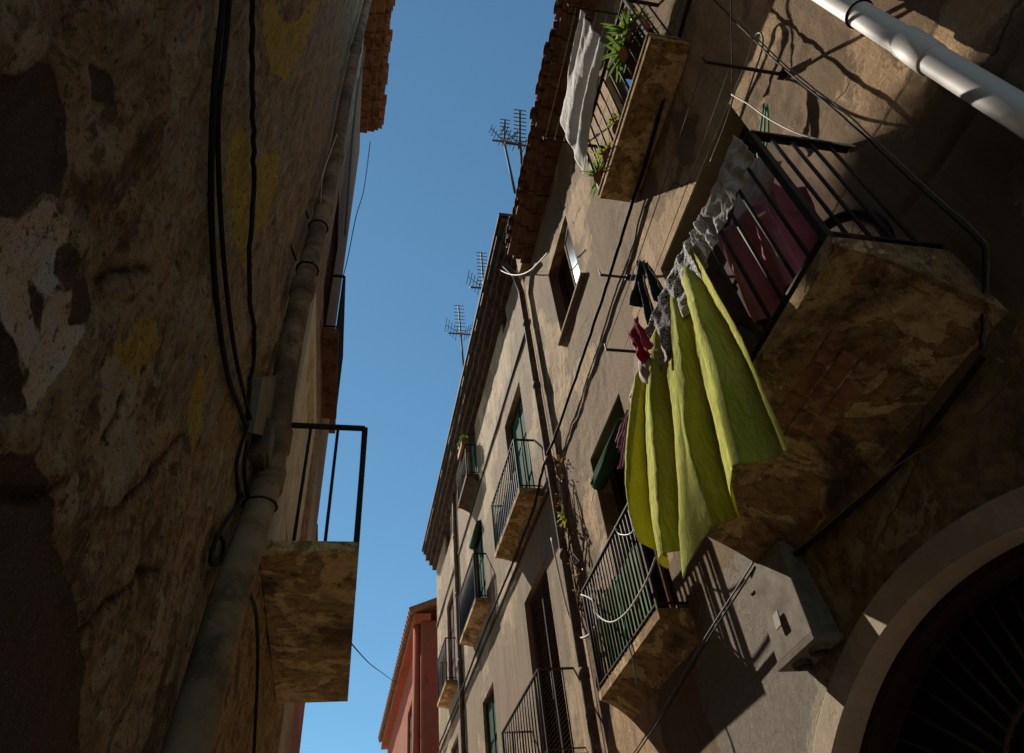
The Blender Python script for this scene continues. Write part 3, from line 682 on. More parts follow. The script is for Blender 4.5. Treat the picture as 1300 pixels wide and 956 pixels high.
# white pvc downpipe
q0 = onX(1062, 0, .955); q1 = onX(1300, 147, .955); PY0 = q1[1]; PSL = (q0[1]-q1[1])/(q0[2]-q1[2]); PZ0 = q1[2]
pc = [(.955, PY0+(z-PZ0)*PSL, z) for z in (3.5, 2.6, 1.7, .95, .2)]
pvc = thing('pvc_downpipe', pc[-1], 'wide white plastic downpipe crossing the top right of the picture', 'drainpipe')
MB().tube(pc, .026, 28).build('pipe', M['pvc'], pvc, True)
for z in (1.22, 2.4, .5):
    y = PY0+(z-PZ0)*PSL; MB().tube([(.955, y, z-.05), (.955, y, z-.045), (.955, y, z+.045), (.955, y, z+.05)], [.0265, .0295, .0295, .0265], 28).build('coupling', M['pvc'], pvc, True)
for z in (1.45, 2.2):
    y = PY0+(z-PZ0)*PSL; b = MB(); b.tube([(.955+.028*math.cos(q), y+.028*math.sin(q), z) for q in np.linspace(0, 2*math.pi, 25)], .0025, 5, False); b.bar((.985, y, z), (1.005, y, z), .008, .008); b.build('clamp', M['iron'], pvc)

# brown drainpipe where the two right buildings meet
pd = [onX(652, 333, .93), onX(660, 345, .955), onX(668, 362, .965), onX(674, 400, .965)]
pd = [(.86, 2.80, 3.86), (.93, 2.82, 3.78), (.965, 2.84, 3.62)]+[(.965, 2.845+.01*(3.4-z)*.8, z) for z in (3.3, 2.9, 2.45, 2.1, 1.8, 1.4, 1., .5, -.2)]
dpa = thing('brown_downpipe', pd[-1], 'slim brown downpipe between the two sunlit right-hand facades', 'drainpipe')
MB().tube(pd, .021, 12).build('pipe', M['brownpipe'], dpa, True)
for z in (3.3, 2.75, 2.2, 1.65, 1.1):
    y = 2.845+.008*(3.4-z); MB().tube([(.965, y, z-.02), (.965, y, z+.02)], .0245, 12).build('collar', M['brownpipe'], dpa, True)

# ============================================================ RIGHT FAR BUILDING
bb_ = thing('pale_building', (.95, 5.0, -.667), 'taller pale plastered building further along on the right with dark cornice', 'building')
HB = [(3.28, 3.77, 2.23, 3.20), (3.27, 3.78, .88, 1.86), (4.78, 5.18, 2.36, 3.08), (4.78, 5.18, 3.52, 4.12), (6.27, 6.68, 2.37, 3.25), (6.30, 6.68, 3.80, 4.15), (6.27, 6.68, 1.2, 1.95), (4.78, 5.18, .95, 1.8), (3.36, 3.52, 3.92, 4.14)]
wall(mB, 2.865, 7.39, -.667, 4.36, HB, .07, [(9, .045)], [(9, .045)], lambda Y, Z: .010*fbm(Y*2, Z*1.6)+.004*fbm(Y*9, Z*9), 'wall', M['plasterB'], bb_, None, None, .12)
b = MB(); b.box(mB, 2.875, 7.36, -.9, -.12, -.66, 4.33); b.build('rear_rooms', M['plasterB'], bb_)
b = MB()
for i, (o, z0, z1) in enumerate(((.045, 4.06, 4.12), (.085, 4.12, 4.18), (.12, 4.18, 4.26), (.15, 4.26, 4.31))):
    n = 34
    for k in range(n):
        a = 2.70+(7.43-2.70)*k/n; c = 2.70+(7.43-2.70)*(k+1)/n; j = random.uniform(-.006, .006)
        if a < 2.87: a = 2.87 if i < 0 else a
        b.box(mB, a+.002, c-.002, -.06, o+j, z0+.001, z1)
b.build('cornice', M['cornice'], bb_, bevel=.006)
b = MB(); b.box(mB, 2.68, 7.45, -.3, .165, 4.312, 4.345); b.build('roof_edge', M['cornice'], bb_, bevel=.004)
door(mB, bb_, *HB[0], .068, M['greenwood'], M['wood'])
door(mB, bb_, *HB[1], .06, M['purplewood'], M['purplewood'], style='slats')
door(mB, bb_, *HB[2], .05, M['greenwood'], M['wood'])
door(mB, bb_, *HB[3], .05, M['greenwood'], M['wood'])
door(mB, bb_, *HB[4], .05, M['purplewood'], M['wood'])
door(mB, bb_, *HB[5], .05, M['glass'], M['wood'], style='glass', name='window')
door(mB, bb_, *HB[6], .05, M['purplewood'], M['wood']); door(mB, bb_, *HB[7], .05, M['greenwood'], M['wood'])
door(mB, bb_, *HB[8], .05, M['glass'], M['wood'], style='glass', name='window', fw=.012)
for h in (HB[2], HB[0]):
    b = MB(); zz = h[3]-.02
    if h is HB[2]: b.tube([mB(h[0]+.02, .012, zz-.02), mB(h[1]-.02, .012, zz-.02)], .03, 12); b.build('roller_blind', M['greenroll'], bb_, True)
b = MB(); b.box(mB, 2.875, 7.38, 0, .012, 3.36, 3.385); b.box(mB, 2.875, 7.38, 0, .010, 2.12, 2.135); b.build('string_course', M['cornice'], bb_, bevel=.002)
balcony(mB, bb_, 3.14, 3.86, .135, 2.225, .35, .045, .03, wallth=.06, slabmat=M['slab'], br=.0036)
balcony(mB, bb_, 4.70, 5.42, .105, 2.355, .36, .045, .03, wallth=.05, slabmat=M['slab'], br=.0036)
balcony(mB, bb_, 4.76, 5.24, .105, 3.50, .32, .045, .03, wallth=.08, slabmat=M['cornice'], br=.0036)
balcony(mB, bb_, 6.22, 6.78, .10, 2.365, .37, .05, .03, wallth=.05, slabmat=M['slab'], br=.0036)
balcony(mB, bb_, 3.08, 3.92, .17, .865, .345, .05, .03, wallth=.06, slabmat=M['slab'], br=.0036)
# blue-green reed screens tied inside two railings
def screen(y0, y1, off, z0, z1, mat, lab, cat='screen', name='balcony_screen', m=mB):
    b = MB(); n = int((y1-y0)/.012)
    for k in range(n):
        y = y0+(y1-y0)*k/n; b.box(m, y+.0012, y+.0105, off-.004+random.uniform(-.001, .001), off, z0, z1+random.uniform(-.01, .01))
    return tag(b.build(name, mat), lab, cat)
M['bluemesh'] = simple('blue_grey_reed', (.06, .09, .14), .6, 0, .5, 60, .3)
screen(4.73, 5.39, .088, 2.37, 2.68, M['bluemesh'], 'blue-grey reed screen inside the railing of the far lower balcony')
screen(3.17, 3.83, .118, 2.24, 2.42, M['bluemesh'], 'low blue-grey screen inside the railing below the tall green door')
screen(1.95, 2.42, .085, .93, 1.17, M['palegreen'], 'pale green slatted screen behind the lower front balcony bars', m=mA)
M['brownreed'] = simple('brown_reed', (.24, .12, .05), .8, 0, .6, 50, .3)
# far downpipe
pb = [mB(5.93, .02, z) for z in (4.1, 3.6, 3., 2.4, 1.8, 1., .2, -.5)]
dpb = thing('grey_downpipe', pb[-1], 'thin grey downpipe near the far end of the pale facade', 'drainpipe')
MB().tube(pb, .020, 10).build('pipe', M['brownpipe'], dpb, True)
for z in (3.6, 3., 2.4): MB().tube([mB(5.93, .02, z-.02), mB(5.93, .02, z+.02)], .023, 10).build('collar', M['brownpipe'], dpb, True)

# red house closing the view
br_ = thing('red_house', (.7, 9.5, -.667), 'brick-red house with tiled roof closing the far end of the street', 'house')
def mR(y, o, z): return (.80-o-.025*(y-8), y, z)
wall(mR, 8.0, 12.5, -.667, 3.72, [(9.0, 9.5, 2.4, 3.2)], .06, [(99, .1)], [(99, .1)], lambda Y, Z: .01*fbm(Y*2, Z*2), 'wall', M['red'], br_, None, None, .2)
b = MB(); b.box(mR, 8.03, 12.4, -3., -.2, -.66, 3.70); b.build('rear_rooms', M['red'], br_)
b = MB(); b.box(mR, 7.97, 12.6, -.1, .10, 3.722, 3.80); b.build('cornice', M['red'], br_, bevel=.01)
t = MB()
for k in range(40):
    y = 8.0+k*.115; t.tube([mR(y, .15, 3.84), mR(y, -1.2, 4.35)], .05, 8)
t.build('roof', M['tile'], br_, True)
door(mR, br_, 9.0, 9.5, 2.4, 3.2, .05, M['purplewood'], M['wood'], name='window')
MB().tube([mR(8.12, .05, 3.7), mR(8.12, .05, 0)], .045, 10).build('downpipe', M['red'], br_, True)
# ============================================================ CABLES, RODS AND LINES ON THE RIGHT
def pr_(L, x): return [onX(u, v, x) for u, v in L]
cb = [(.975, .50, 2.50), (.97, .58, 2.43), (.97, 1.10, 2.325), (.97, 1.34, 2.31), (.968, 1.57, 2.285), (.97, 1.81, 2.27), (.968, 2.18, 2.25), (.965, 2.66, 2.235), (.955, 2.93, 2.225)]+[mB(y, .03, z) for y, z in ((3.3, 2.16), (3.95, 2.15), (4.78, 2.16), (5.85, 2.14), (7.2, 2.14))]
cable('wall_cable_bundle', cb, .0075, M['cable'], 'thick black cable bundle running along both sunlit right facades', 'cable', wob=.0012)
cable('wall_cable', [np.array(p)+np.array([.006, 0, .022]) for p in cb], .0032, M['cable'], 'thinner black cable riding just above the thick black cable bundle', 'cable', wob=.0012)
for i, y in enumerate((1.45, 1.72, 1.98, 2.2, 2.45, 2.7)):
    pass
lc = pr_([(880, -40), (912, 0), (950, 38), (1000, 85), (1075, 145), (1135, 200), (1190, 250), (1247, 302)], .975)+pr_([(1254, 330), (1253, 400), (1250, 440)], .985)
cable('wall_cable', lc, .0019, M['greycable'], 'grey strand of the double cable slanting across the wall right of the laundry balcony', 'cable', wob=.0006)
cable('wall_cable', [np.array(p)+np.array([-.004, .007, 0]) for p in lc], .0022, M['cable'], 'black strand of the double cable right of the laundry balcony', 'cable', wob=.0006)
cable('wall_cable', [(.985, .62, .725), (.985, .75, .712), (.985, .93, .705), (.985, 1.12, .722), (.985, 1.31, .745), (.985, 1.5, .76)], .006, M['cable'], 'black cable tucked where the laundry balcony meets the wall', 'cable')
cable('wall_cable', trace([(1310, 445), (1270, 495), (1235, 530), (1190, 560), (1140, 590), (1085, 635), (1040, 675), (1000, 705)], .975), .0017, M['brownreed'], 'thin ochre cord sagging below the laundry balcony towards the arch', 'cable')
for k, dz in ((0, 0), (1, .012)):
    cable('wall_cable', [(.955, 1.40, .78+dz), (.95, 1.50, .765+dz), (.95, 1.75, .74+dz), (.955, 2.1, .70+dz), (.96, 2.6, .66+dz)], .0024, M['greycable'] if k else M['cable'], ['black', 'grey'][k]+' cable of the pair slung under the lower front balcony', 'cable')

def rod(y, z, x0, label, prongs=0):
    b = MB(); b.bar((x0, y, z), (1.02, y, z), .0075, .0075)
    b.bar((x0+.002, y, z), (x0+.002, y, z+.03), .005, .005)
    for k in range(prongs):
        x = x0+.02+k*(.97-x0)/max(prongs, 1); b.bar((x, y, z), (x, y, z+.018), .0035, .0035)
    b.bar((.992, y-.014, z), (.992, y+.014, z), .02, .006)
    return tag(b.build('clothesline_bracket', M['iron']), label, 'bracket', 'iron clothesline brackets on the right wall')
rod(.54, 1.70, .775, 'iron clothesline bracket above the laundry balcony railing')
rod(1.53, 1.67, .79, 'iron clothesline bracket right beside the lime sheet, below the black garment')
rod(1.56, 2.145, .872, 'short iron bracket on the sunlit wall beside the thick cable bundle')
rod(.89, 3.25, .75, 'clothesline bracket holding the top corner of the white sheet under the eave', 4)
rod(1.54, 3.25, .78, 'clothesline bracket below the lower corner of the white sheet under the eave', 4)
def line(a, b, r=.0014, mat=None, sag=.012, label='', name='clothesline'):
    a = np.array(a); b = np.array(b); pts = [a+(b-a)*t-np.array([0, 0, sag*4*t*(1-t)]) for t in np.linspace(0, 1, 18)]
    return tag(MB().tube(pts, r, 5).build(name, mat or M['line'], None, True), label, 'clothesline')
for k, x in enumerate((.79, .84, .89, .94)):
    line((x, .89, 3.262), (x, 1.54, 3.262), .0012, label=['outermost', 'second', 'third', 'innermost'][k]+' clothesline strung under the right eave')
line((.777, .54, 1.712), (.793, 1.53, 1.682), .0015, label='steel clothesline carrying the black garment above the laundry balcony')
line((.85, .54, 1.712), (.86, 1.53, 1.682), .0012, label='inner clothesline closer to the wall above the laundry balcony')
# wires near the balcony
cable('cord', pr_([(929, 120), (950, 132), (975, 150), (1010, 168), (1050, 180), (1085, 186)], .955), .0022, M['whitecord'], 'thin white cord slung from the wall to the laundry balcony railing', 'cord')
cable('cord', pr_([(902, 205), (918, 165), (925, 145), (935, 110), (948, 80), (958, 48), (966, 42), (968, 60), (955, 100), (945, 130)], .985), .0028, M['greycable'], 'looped grey wire on the wall beside the bracket above the laundry balcony', 'cord')
cable('cord', pr_([(970, 131), (966, 160), (962, 195), (968, 205), (975, 170), (974, 134), (971, 150), (969, 190), (964, 210)], .965), .0028, M['greenrope'], 'bundle of green rope hanging on the wall above the laundry balcony', 'rope')
cable('cord', pr_([(928, -60), (928, 0), (930, 110)], .95), .0018, M['cable'], 'thin dark vertical wire above the laundry balcony', 'cord')
cable('cord', pr_([(622, 328), (632, 340), (644, 347), (658, 349), (672, 344), (684, 333), (696, 320)], .90), .0042, M['whitecord'], 'white cable sagging in a loop across the dark cornice end', 'cable')
cable('cord', pr_([(700, 683), (712, 740), (722, 780), (735, 808), (748, 806), (756, 795)], .965), .005, M['whitecord'], 'long white cord trailing down beside the brown downpipe', 'cord')
cable('cord', pr_([(738, 755), (752, 762), (758, 780), (775, 790), (795, 778), (815, 748), (826, 725), (832, 708)], .88), .003, M['whitecord'], 'white cord sagging across the lower front balcony bars', 'cord')
cable('cord', pr_([(812, 664), (800, 678), (786, 678), (781, 668)], .88), .003, M['greenrope'], 'short green cord tied to the top of the lower front balcony railing', 'cord')
cable('cord', pr_([(783, 735), (785, 760), (793, 785), (794, 805), (804, 840), (809, 872)], .885), .0024, M['greenrope'], 'green cord trailing down the lower front balcony bars', 'cord')
cable('street_wire', [onY(438, 806, 2.5), onY(452, 824, 3.8), onY(470, 843, 5.5), onY(486, 855, 7.5), onY(499, 864, 9.3), onY(515, 872, 10.5)], .0035, M['cable'], 'thin black wire crossing the sky between left balcony and red house', 'wire')
cable('street_wire', [(.84, 5.2, 4.35), (.83, 6.2, 4.5), (.82, 7.35, 4.36)], .003, M['cable'], 'thin wire strung above the dark cornice of the far building', 'wire')

# cut off trunking box below the laundry balcony
jb = thing('duct_box', (.965, 1.35, .54), 'pale grey tapered metal duct box with two round outlets below the laundry balcony', 'duct')
b = MB(); z1 = .78; z0 = .555
b.hexa([(1.0, 1.26, z0), (1.0, 1.42, z0), (.932, 1.26, z0), (.932, 1.42, z0), (1.0, 1.28, z1), (1.0, 1.435, z1), (.955, 1.28, z1), (.955, 1.435, z1)])
b.build('casing', M['greybox'], jb, bevel=.006)
b = MB(); b.hexa([(1.0, 1.256, z0-.016), (1.0, 1.424, z0-.016), (.928, 1.256, z0-.016), (.928, 1.424, z0-.016), (1.0, 1.256, z0-.001), (1.0, 1.424, z0-.001), (.928, 1.256, z0-.001), (.928, 1.424, z0-.001)]); b.build('end_plate', M['greybox'], jb, bevel=.003)
for y in (1.30, 1.375):
    b = MB(); b.tube([(.962, y, z0-.026), (.962, y, z0-.0165)], .022, 18, False); b.tube([(.962, y, z0-.026), (.962, y, z0-.0165)], .018, 18, False); b.build('outlet', M['greybox'], jb, True)
    MB().tube([(.962, y, z0-.019), (.962, y, z0-.0167)], .0182, 18).build('outlet_shade_disc', M['dark'], jb, True)  # solid disc, the dark of the hole put into its colour
b = MB(); b.bar((.929, 1.36, .61), (.935, 1.362, .645), .025, .003); b.build('latch', M['flake'], jb)

# ============================================================ LAUNDRY
def cloth(name, fn, nu, nv, mat, label, cat='cloth', thick=.003, group=None):
    b = MB(); b.grid(fn, nu, nv); o = b.build(name, mat, None, True, solid=thick); return tag(o, label, cat, group)
def lerp(a, b, t): return a+(b-a)*t
def spl(vals, t):
    n = len(vals)-1; x = min(max(t, 0), 1)*n; i = min(int(x), n-1); f = x-i; f = f*f*(3-2*f)*.35+f*.65; return lerp(vals[i], vals[i+1], f)
def fb(a, b, o=4): return float(fbm(np.array(a), np.array(b), o))
def lime(u, v):
    # u along the rail from the lens outwards, v down ; measured hem
    yt = .848+.40*u; zt = 1.335-.02*u
    yb = spl([.835, .915, .99, 1.06, 1.12, 1.265, 1.285, 1.33, 1.41, 1.46], u); zb = spl([.69, .715, .755, .70, .715, .675, .77, .775, .78, .88], u)
    sc_ = lerp(.945, 1., min(1, u*1.3)); yb *= sc_; zb = 0+zb*sc_
    k = v**.85
    y = lerp(yt, yb, k)+.075*math.sin(math.pi*v)*max(0, u-.62)*2.6-.02*math.sin(math.pi*v)*(1-u)
    z = lerp(zt, zb, v)
    amp = .006+.027*v**.7
    ph = u*2*math.pi*4.2+.9*math.sin(3*u+1.6*v)+1.6*fb(u*2+3, v*1.5)-.8
    ph2 = u*2*math.pi*7.3+2.4*fb(u*3+9, v*2)+v
    fq = (u*(4.2-.5*v)+.22*math.sin(5*u+1.5*v)+.35*fb(u*2+3, v*1.3)+.3) % 1.
    saw = (.5+.5*math.cos(math.pi*fq/.68)) if fq < .68 else (.5-.5*math.cos(math.pi*(fq-.68)/.32))
    o = .262+(.010+.036*v**.7)*saw+(.002+.004*v)*math.sin(ph2)+.010*fb(u*6, v*2.5, 3)+.0035*fb(u*24+v*10, v*20, 3)+.048*v*(1-u)**1.2
    if v < .06: o = lerp(.262, o, v/.06); 
    z += .008*fb(u*5+2, 3., 2)*v
    return mA(y, o, z)
cloth('bed_sheet', lime, 240, 170, M['lime'], 'large lime green bed sheet hanging over the laundry balcony railing', 'sheet')
def strip(y0, y1, z0, z1, o0, amp, nf, seed, drop=.0, sl=None):
    def f(u, v):
        y = lerp(y0, y1, u); z = lerp(z1, z0+(sl or 0)*u, v)
        ph = u*2*math.pi*nf+seed+2*fb(u*3+seed, v)
        return mA(y+amp*.3*math.cos(ph), o0+amp*(.4+.6*v)*math.sin(ph)+.022*fb(u*7+seed, v*4+seed, 5)-.01*v, z+.03*fb(u*5+seed, v*.6+seed)*v)
    return f
cloth('towel', strip(.565, .80, 1.245, 1.335, .262, .004, 5, 2.), 110, 30, M['whitecloth'], 'crumpled white cloth draped over the upper end of the laundry rail', 'cloth')
cloth('towel', strip(.77, .86, 1.23, 1.338, .268, .005, 2.5, 5.), 60, 30, M['whitecloth'], 'small bunched white cloth beside the zebra print cloth', 'cloth')
cloth('scarf', strip(.845, 1.20, 1.185, 1.33, .280, .006, 6, 8.), 130, 34, M['zebra'], 'black and white zebra print cloth hanging over the railing beside the lime sheet', 'cloth')
def knot(u, v):
    q = 2*math.pi*u; p = math.pi*v; r = .035*(1+.5*fb(3*math.cos(q)+7, 3*math.sin(q)+4*v))
    return mA(1.20+r*1.2*math.sin(p)*math.cos(q), .27+r*.8*math.sin(p)*math.sin(q), 1.25+r*1.5*math.cos(p))
cloth('cloth_bundle', knot, 28, 18, M['lavender'], 'small pale bunched cloth knotted at the low end of the rail', 'cloth', .001)
cloth('towel', strip(1.20, 1.32, 1.13, 1.26, .262, .010, 2, 3.), 24, 16, M['lavender'], 'pale rag hanging from the knotted bundle left of the lime sheet', 'cloth')
cloth('cloth', strip(1.10, 1.175, 1.225, 1.345, .312, .008, 1.5, 12.), 24, 18, M['crimson'], 'crimson cloth peeping out beyond the zebra print cloth', 'cloth')
def garment(y0, y1, yb0, yb1, zt, zb, x, seed):
    def f(u, v):
        y = lerp(lerp(y0, y1, u), lerp(yb0, yb1, u), v); z = lerp(zt, zb, v)
        return (x+.014*math.sin(u*6+seed)*(.3+v)+.012*fb(u*3+seed, v*4), y, z+.012*math.sin(math.pi*u)*v)
    return f
gm = garment
a1 = onX(812, 331, .785); a2 = onX(798, 386, .785); a3 = onX(816, 392, .785)
def quad(P, x, seed, amp=.012, nf=1.3):
    A, B, C, D = [onX(u, v, x) for u, v in P]    # top-left, top-right, bottom-right, bottom-left
    def f(u, v):
        p = (A*(1-u)+B*u)*(1-v)+(D*(1-u)+C*u)*v
        ph = u*2*math.pi*nf+seed+1.5*fb(u*2+seed, v*2)
        return (p[0]+amp*(.3+v)*math.sin(ph)+.01*fb(u*5+seed, v*5), p[1]+amp*.3*math.cos(ph), p[2])
    return f
# one dark garment pegged by its middle: two hanging halves as parts
go_ = thing('black_garment', onX(815, 440, .785), 'black shirt hanging from the clothesline against the sunlit wall', 'clothing')
for nm, P, s in (('sleeve', [(809, 330), (818, 331), (816, 391), (796, 384)], 1.), ('sleeve', [(815, 331), (822, 334), (846, 372), (832, 386)], 2.), ('body_cloth', [(808, 352), (818, 350), (842, 436), (832, 440)], 3.)):
    MB().grid(quad(P, .785, s), 22, 34).build(nm, M['blackcloth'], go_, True, solid=.004)
cloth('knit_scarf', quad([(800, 512), (806, 516), (796, 590), (786, 596)], .86, 4., .006, 3), 24, 40, M['mauve'], 'mauve stringy knit hanging above the green roller blind', 'clothing')
cloth('knit_scarf', quad([(797, 520), (801, 520), (788, 575), (783, 560)], .865, 5., .006, 2), 14, 30, M['mauve'], 'narrow mauve strip of knit just left of the wider mauve knit', 'clothing')
# sheet under the eave
def top(u, v):
    A, B, C, D = [onX(*q, x) for q, x in (((736, 12), .80), ((768, 58), .84), ((740, 222), .84), ((709, 150), .80))]
    p = (A*(1-u)+D*u)*(1-v)+(B*(1-u)+C*u)*v
    ph = v*2*math.pi*1.8+1.3*u+1.5*fb(u*2, v*2)
    sag = math.sin(math.pi*u)
    return (p[0]+.012*math.sin(ph)*(.35+sag)+.018*fb(u*4, v*5, 5)+.006*math.sin(v*19+3*u), p[1], p[2]-.05*sag*(1-v)*0+.03*sag*v+.01*fb(u*6, v*6))
cloth('bed_sheet', top, 60, 60, M['whitecloth'], 'white sheet hanging lengthwise on the lines under the right tiled eave', 'sheet')
# laundry and things kept inside the balcony, behind the bars
cloth('bed_sheet', quad([(938, 196), (990, 205), (960, 270), (925, 320)], .84, 2., .012, 2), 40, 40, M['lavender'], 'lavender white sheet hanging inside the laundry balcony behind the bars', 'sheet')
cloth('blanket', quad([(955, 228), (1022, 240), (1050, 335), (968, 360)], .87, 1., .02, 1.3), 46, 46, M['pink'], 'dusty pink blanket hanging inside the laundry balcony', 'blanket')
cloth('blanket', quad([(905, 300), (972, 250), (1022, 350), (962, 420)], .80, 3., .016, 1.6), 46, 46, M['pink'], 'second pink blanket, nearer the rail and half behind the lime sheet', 'blanket')
cloth('blanket', quad([(960, 345), (1012, 350), (998, 432), (975, 440)], .86, 6., .016, 2), 36, 36, M['maroon'], 'dark maroon cloth low behind the laundry balcony bars', 'blanket')
cloth('towel', quad([(1018, 296), (1048, 300), (1056, 348), (1030, 344)], .9, 7., .01, 2), 30, 30, M['lavender'], 'pale patterned cloth beside the pink blanket inside the balcony', 'cloth')
wh = thing('bicycle_wheel', (.90, .66, .93), 'black bicycle wheel standing inside the laundry balcony', 'wheel')
c = np.array([.93, .70, 1.06]); ax = nrm([1., .25, 0]); e1 = nrm(np.cross(ax, [0, 0, 1])); e2 = np.cross(e1, ax)
MB().tube([c+(e1*math.cos(q)+e2*math.sin(q))*.122 for q in np.linspace(0, 2*math.pi, 49)], .0095, 10, False).build('tyre', M['rubber'], wh, True)
MB().tube([c+(e1*math.cos(q)+e2*math.sin(q))*.109 for q in np.linspace(0, 2*math.pi, 49)], .004, 8, False).build('rim', M['alu'], wh, True)
MB().tube([c-ax*.015, c+ax*.015], .008, 10).build('hub', M['alu'], wh, True)
b = MB()
for k in range(20):
    q = 2*math.pi*k/20; b.tube([c+ax*.01*(-1)**k, c+(e1*math.cos(q)+e2*math.sin(q))*.108], .0009, 4)
b.build('spokes', M['alu'], wh)
ch = thing('folding_stool', (.87, .95, .925), 'dark folding stool standing behind the laundry balcony bars', 'stool')
b = MB(); b.box(lambda y, o, z: (o, y, z), .88, 1.02, .80, .94, 1.09, 1.105); b.build('seat', M['rubber'], ch, bevel=.004)
for yy in (.885, 1.015):
    for s in (0, 1): b = MB(); b.bar((.80+.14*s, yy, .927), (.94-.14*s, yy, 1.09), .009, .009); b.build('leg', M['iron'], ch)

# ============================================================ PLANTS
def leaves(b, c, n, L, wd, spread, droop=.4, up=.6, blade=True):
    c = np.array(c)
    for i in range(n):
        q = random.uniform(0, 2*math.pi); el = random.uniform(.1, 1.)*up; l = L*random.uniform(.5, 1.2)
        d = nrm([math.cos(q)*spread, math.sin(q)*spread, el]); s = nrm(np.cross(d, [0, 0, 1.])); p = c+np.array([random.uniform(-.02, .02), random.uniform(-.02, .02), 0]); pts = []
        for k in range(5):
            t = k/4; w = wd*math.sin(math.pi*min(.97, .12+t*.86)); mid = p+d*l*t-np.array([0, 0, droop*l*t*t]); pts += [mid-s*w, mid+s*w]
        b.add(pts, [(2*k, 2*k+1, 2*k+3, 2*k+2) for k in range(4)])
    return b
def bushy(b, c, r, n, wd):
    c = np.array(c)
    for i in range(n):
        d = nrm(rng.normal(size=3)); p = c+d*np.array(r)*random.uniform(.45, 1.); a = nrm(rng.normal(size=3)); s = nrm(np.cross(a, rng.normal(size=3))); l = wd*random.uniform(.7, 1.5)
        b.add([p-a*l, p+s*l*.5, p+a*l, p-s*l*.5], [(0, 1, 2, 3)])
    return b
def pot(name, p, label, mat, kind, n=40, L=.10, wd=.006, group='pot plants on the top right balcony', r=.028):
    t = thing(name, p, label, 'plant', group); p = np.array(p)
    b = MB(); b.tube([p, p+[0, 0, .05], p+[0, 0, .052], p+[0, 0, .062]], [r*.7, r, r*1.15, r*1.15], 14); b.build('pot', M['pot'], t, True)
    b = MB(); (leaves(b, p+np.array([0, 0, .06]), n, L, wd, .9) if kind == 'blade' else bushy(b, p+np.array([0, 0, .06+L*.6]), (L*.6, L*.6, L*.6), n*3, wd)); b.build('foliage', mat, t, True)
    return t
pot('spider_plant', (.865, 1.30, 2.41), 'spiky green spider plant at the far corner of the top right balcony', M['leaf'], 'blade', 44, .085, .0045)
pot('spider_plant', (.875, 1.20, 2.41), 'light green spider plant next to the corner one on the top right balcony', M['leafy'], 'blade', 36, .08, .004)
pot('bushy_plant', (.88, 1.08, 2.41), 'yellow-green bushy plant in the middle of the top right balcony', M['leafy'], 'bush', 40, .07, .009)
pot('trailing_plant', (.87, .85, 2.56), 'dark green long-leaved plant over the upper part of the top right railing', M['leaf'], 'blade', 46, .11, .006)
pot('trailing_plant', (.875, .79, 2.60), 'dense green plant at the very top end of the top right balcony', M['leaf'], 'blade', 46, .11, .006)
pot('bushy_plant', (.90, .75, 2.56), 'yellow flowering bush behind the top end plants of the top right balcony', M['leafy'], 'bush', 50, .09, .009)
for (x, y, z) in ((.87, .85, 2.56), (.875, .79, 2.60), (.90, .75, 2.56)):
    pass
b = thing('plant_stand', (.885, .82, 2.40), 'small dark iron plant stand on the top right balcony', 'stand')
q = MB(); q.box(lambda y, o, z: (o, y, z), .73, .92, .86, .925, 2.549, 2.557); q.build('shelf', M['iron'], b)
q = MB(); q.box(lambda y, o, z: (o, y, z), .765, .82, .862, .91, 2.558, 2.598); q.build('block', M['iron'], b)
for yy in (.735, .915):
    for xx in (.862, .92): q = MB(); q.bar((xx, yy, 2.398), (xx, yy, 2.549), .006, .006); q.build('leg', M['iron'], b)
# window box high on the far building
t = thing('window_box', mB(5.0, .10, 3.84), 'bushy green plant on top of the high far balcony railing', 'plant')
q = MB(); q.box(mB, 4.80, 5.02, .06, .125, 3.835, 3.89); q.build('trough', M['pot'], t, bevel=.005)
q = MB(); bushy(q, mB(4.91, .092, 3.93), (.05, .13, .055), 500, .012); q.build('foliage', M['leaf'], t)
# dried creeper on the brown downpipe
t = thing('dry_creeper', (.97, 2.85, 1.4), 'rust-brown dried creeper climbing beside the brown downpipe', 'creeper')
q = MB()
for k in range(6):
    y = 2.80-.02*k; pts = [(.985-random.uniform(0, .03), y+random.uniform(-.06, .06), z) for z in np.linspace(1.25, 2.2-.06*k, 9)]; q.tube(pts, .0028, 4)
q.build('stems', M['bark'], t)
q = MB()
for z in np.linspace(1.35, 2.15, 13): bushy(q, (.97, 2.77+random.uniform(-.07, .04), z), (.025, .035, .035), 10, .009)
q.build('dry_leaves', M['leafdry'], t)
q = MB(); bushy(q, (.95, 2.76, 1.78), (.03, .05, .05), 30, .011); q.build('green_shoots', M['leafy'], t)
t = thing('small_weed', (-.16, 2.4, .96), 'small dark sprig growing on the far end of the left balcony slab', 'weed')
q = MB(); q.tube([(-.06, 2.45, .955), (-.058, 2.44, 1.05), (-.06, 2.45, 1.12)], .002, 4); q.build('stem', M['bark'], t)
q = MB()
for z in np.linspace(.98, 1.13, 9): bushy(q, (-.06, 2.45, z), (.012, .02, .01), 5, .010)
q.build('leaves', M['leaf'], t)
# creepers on the wall below balcony three's railing
q = MB()

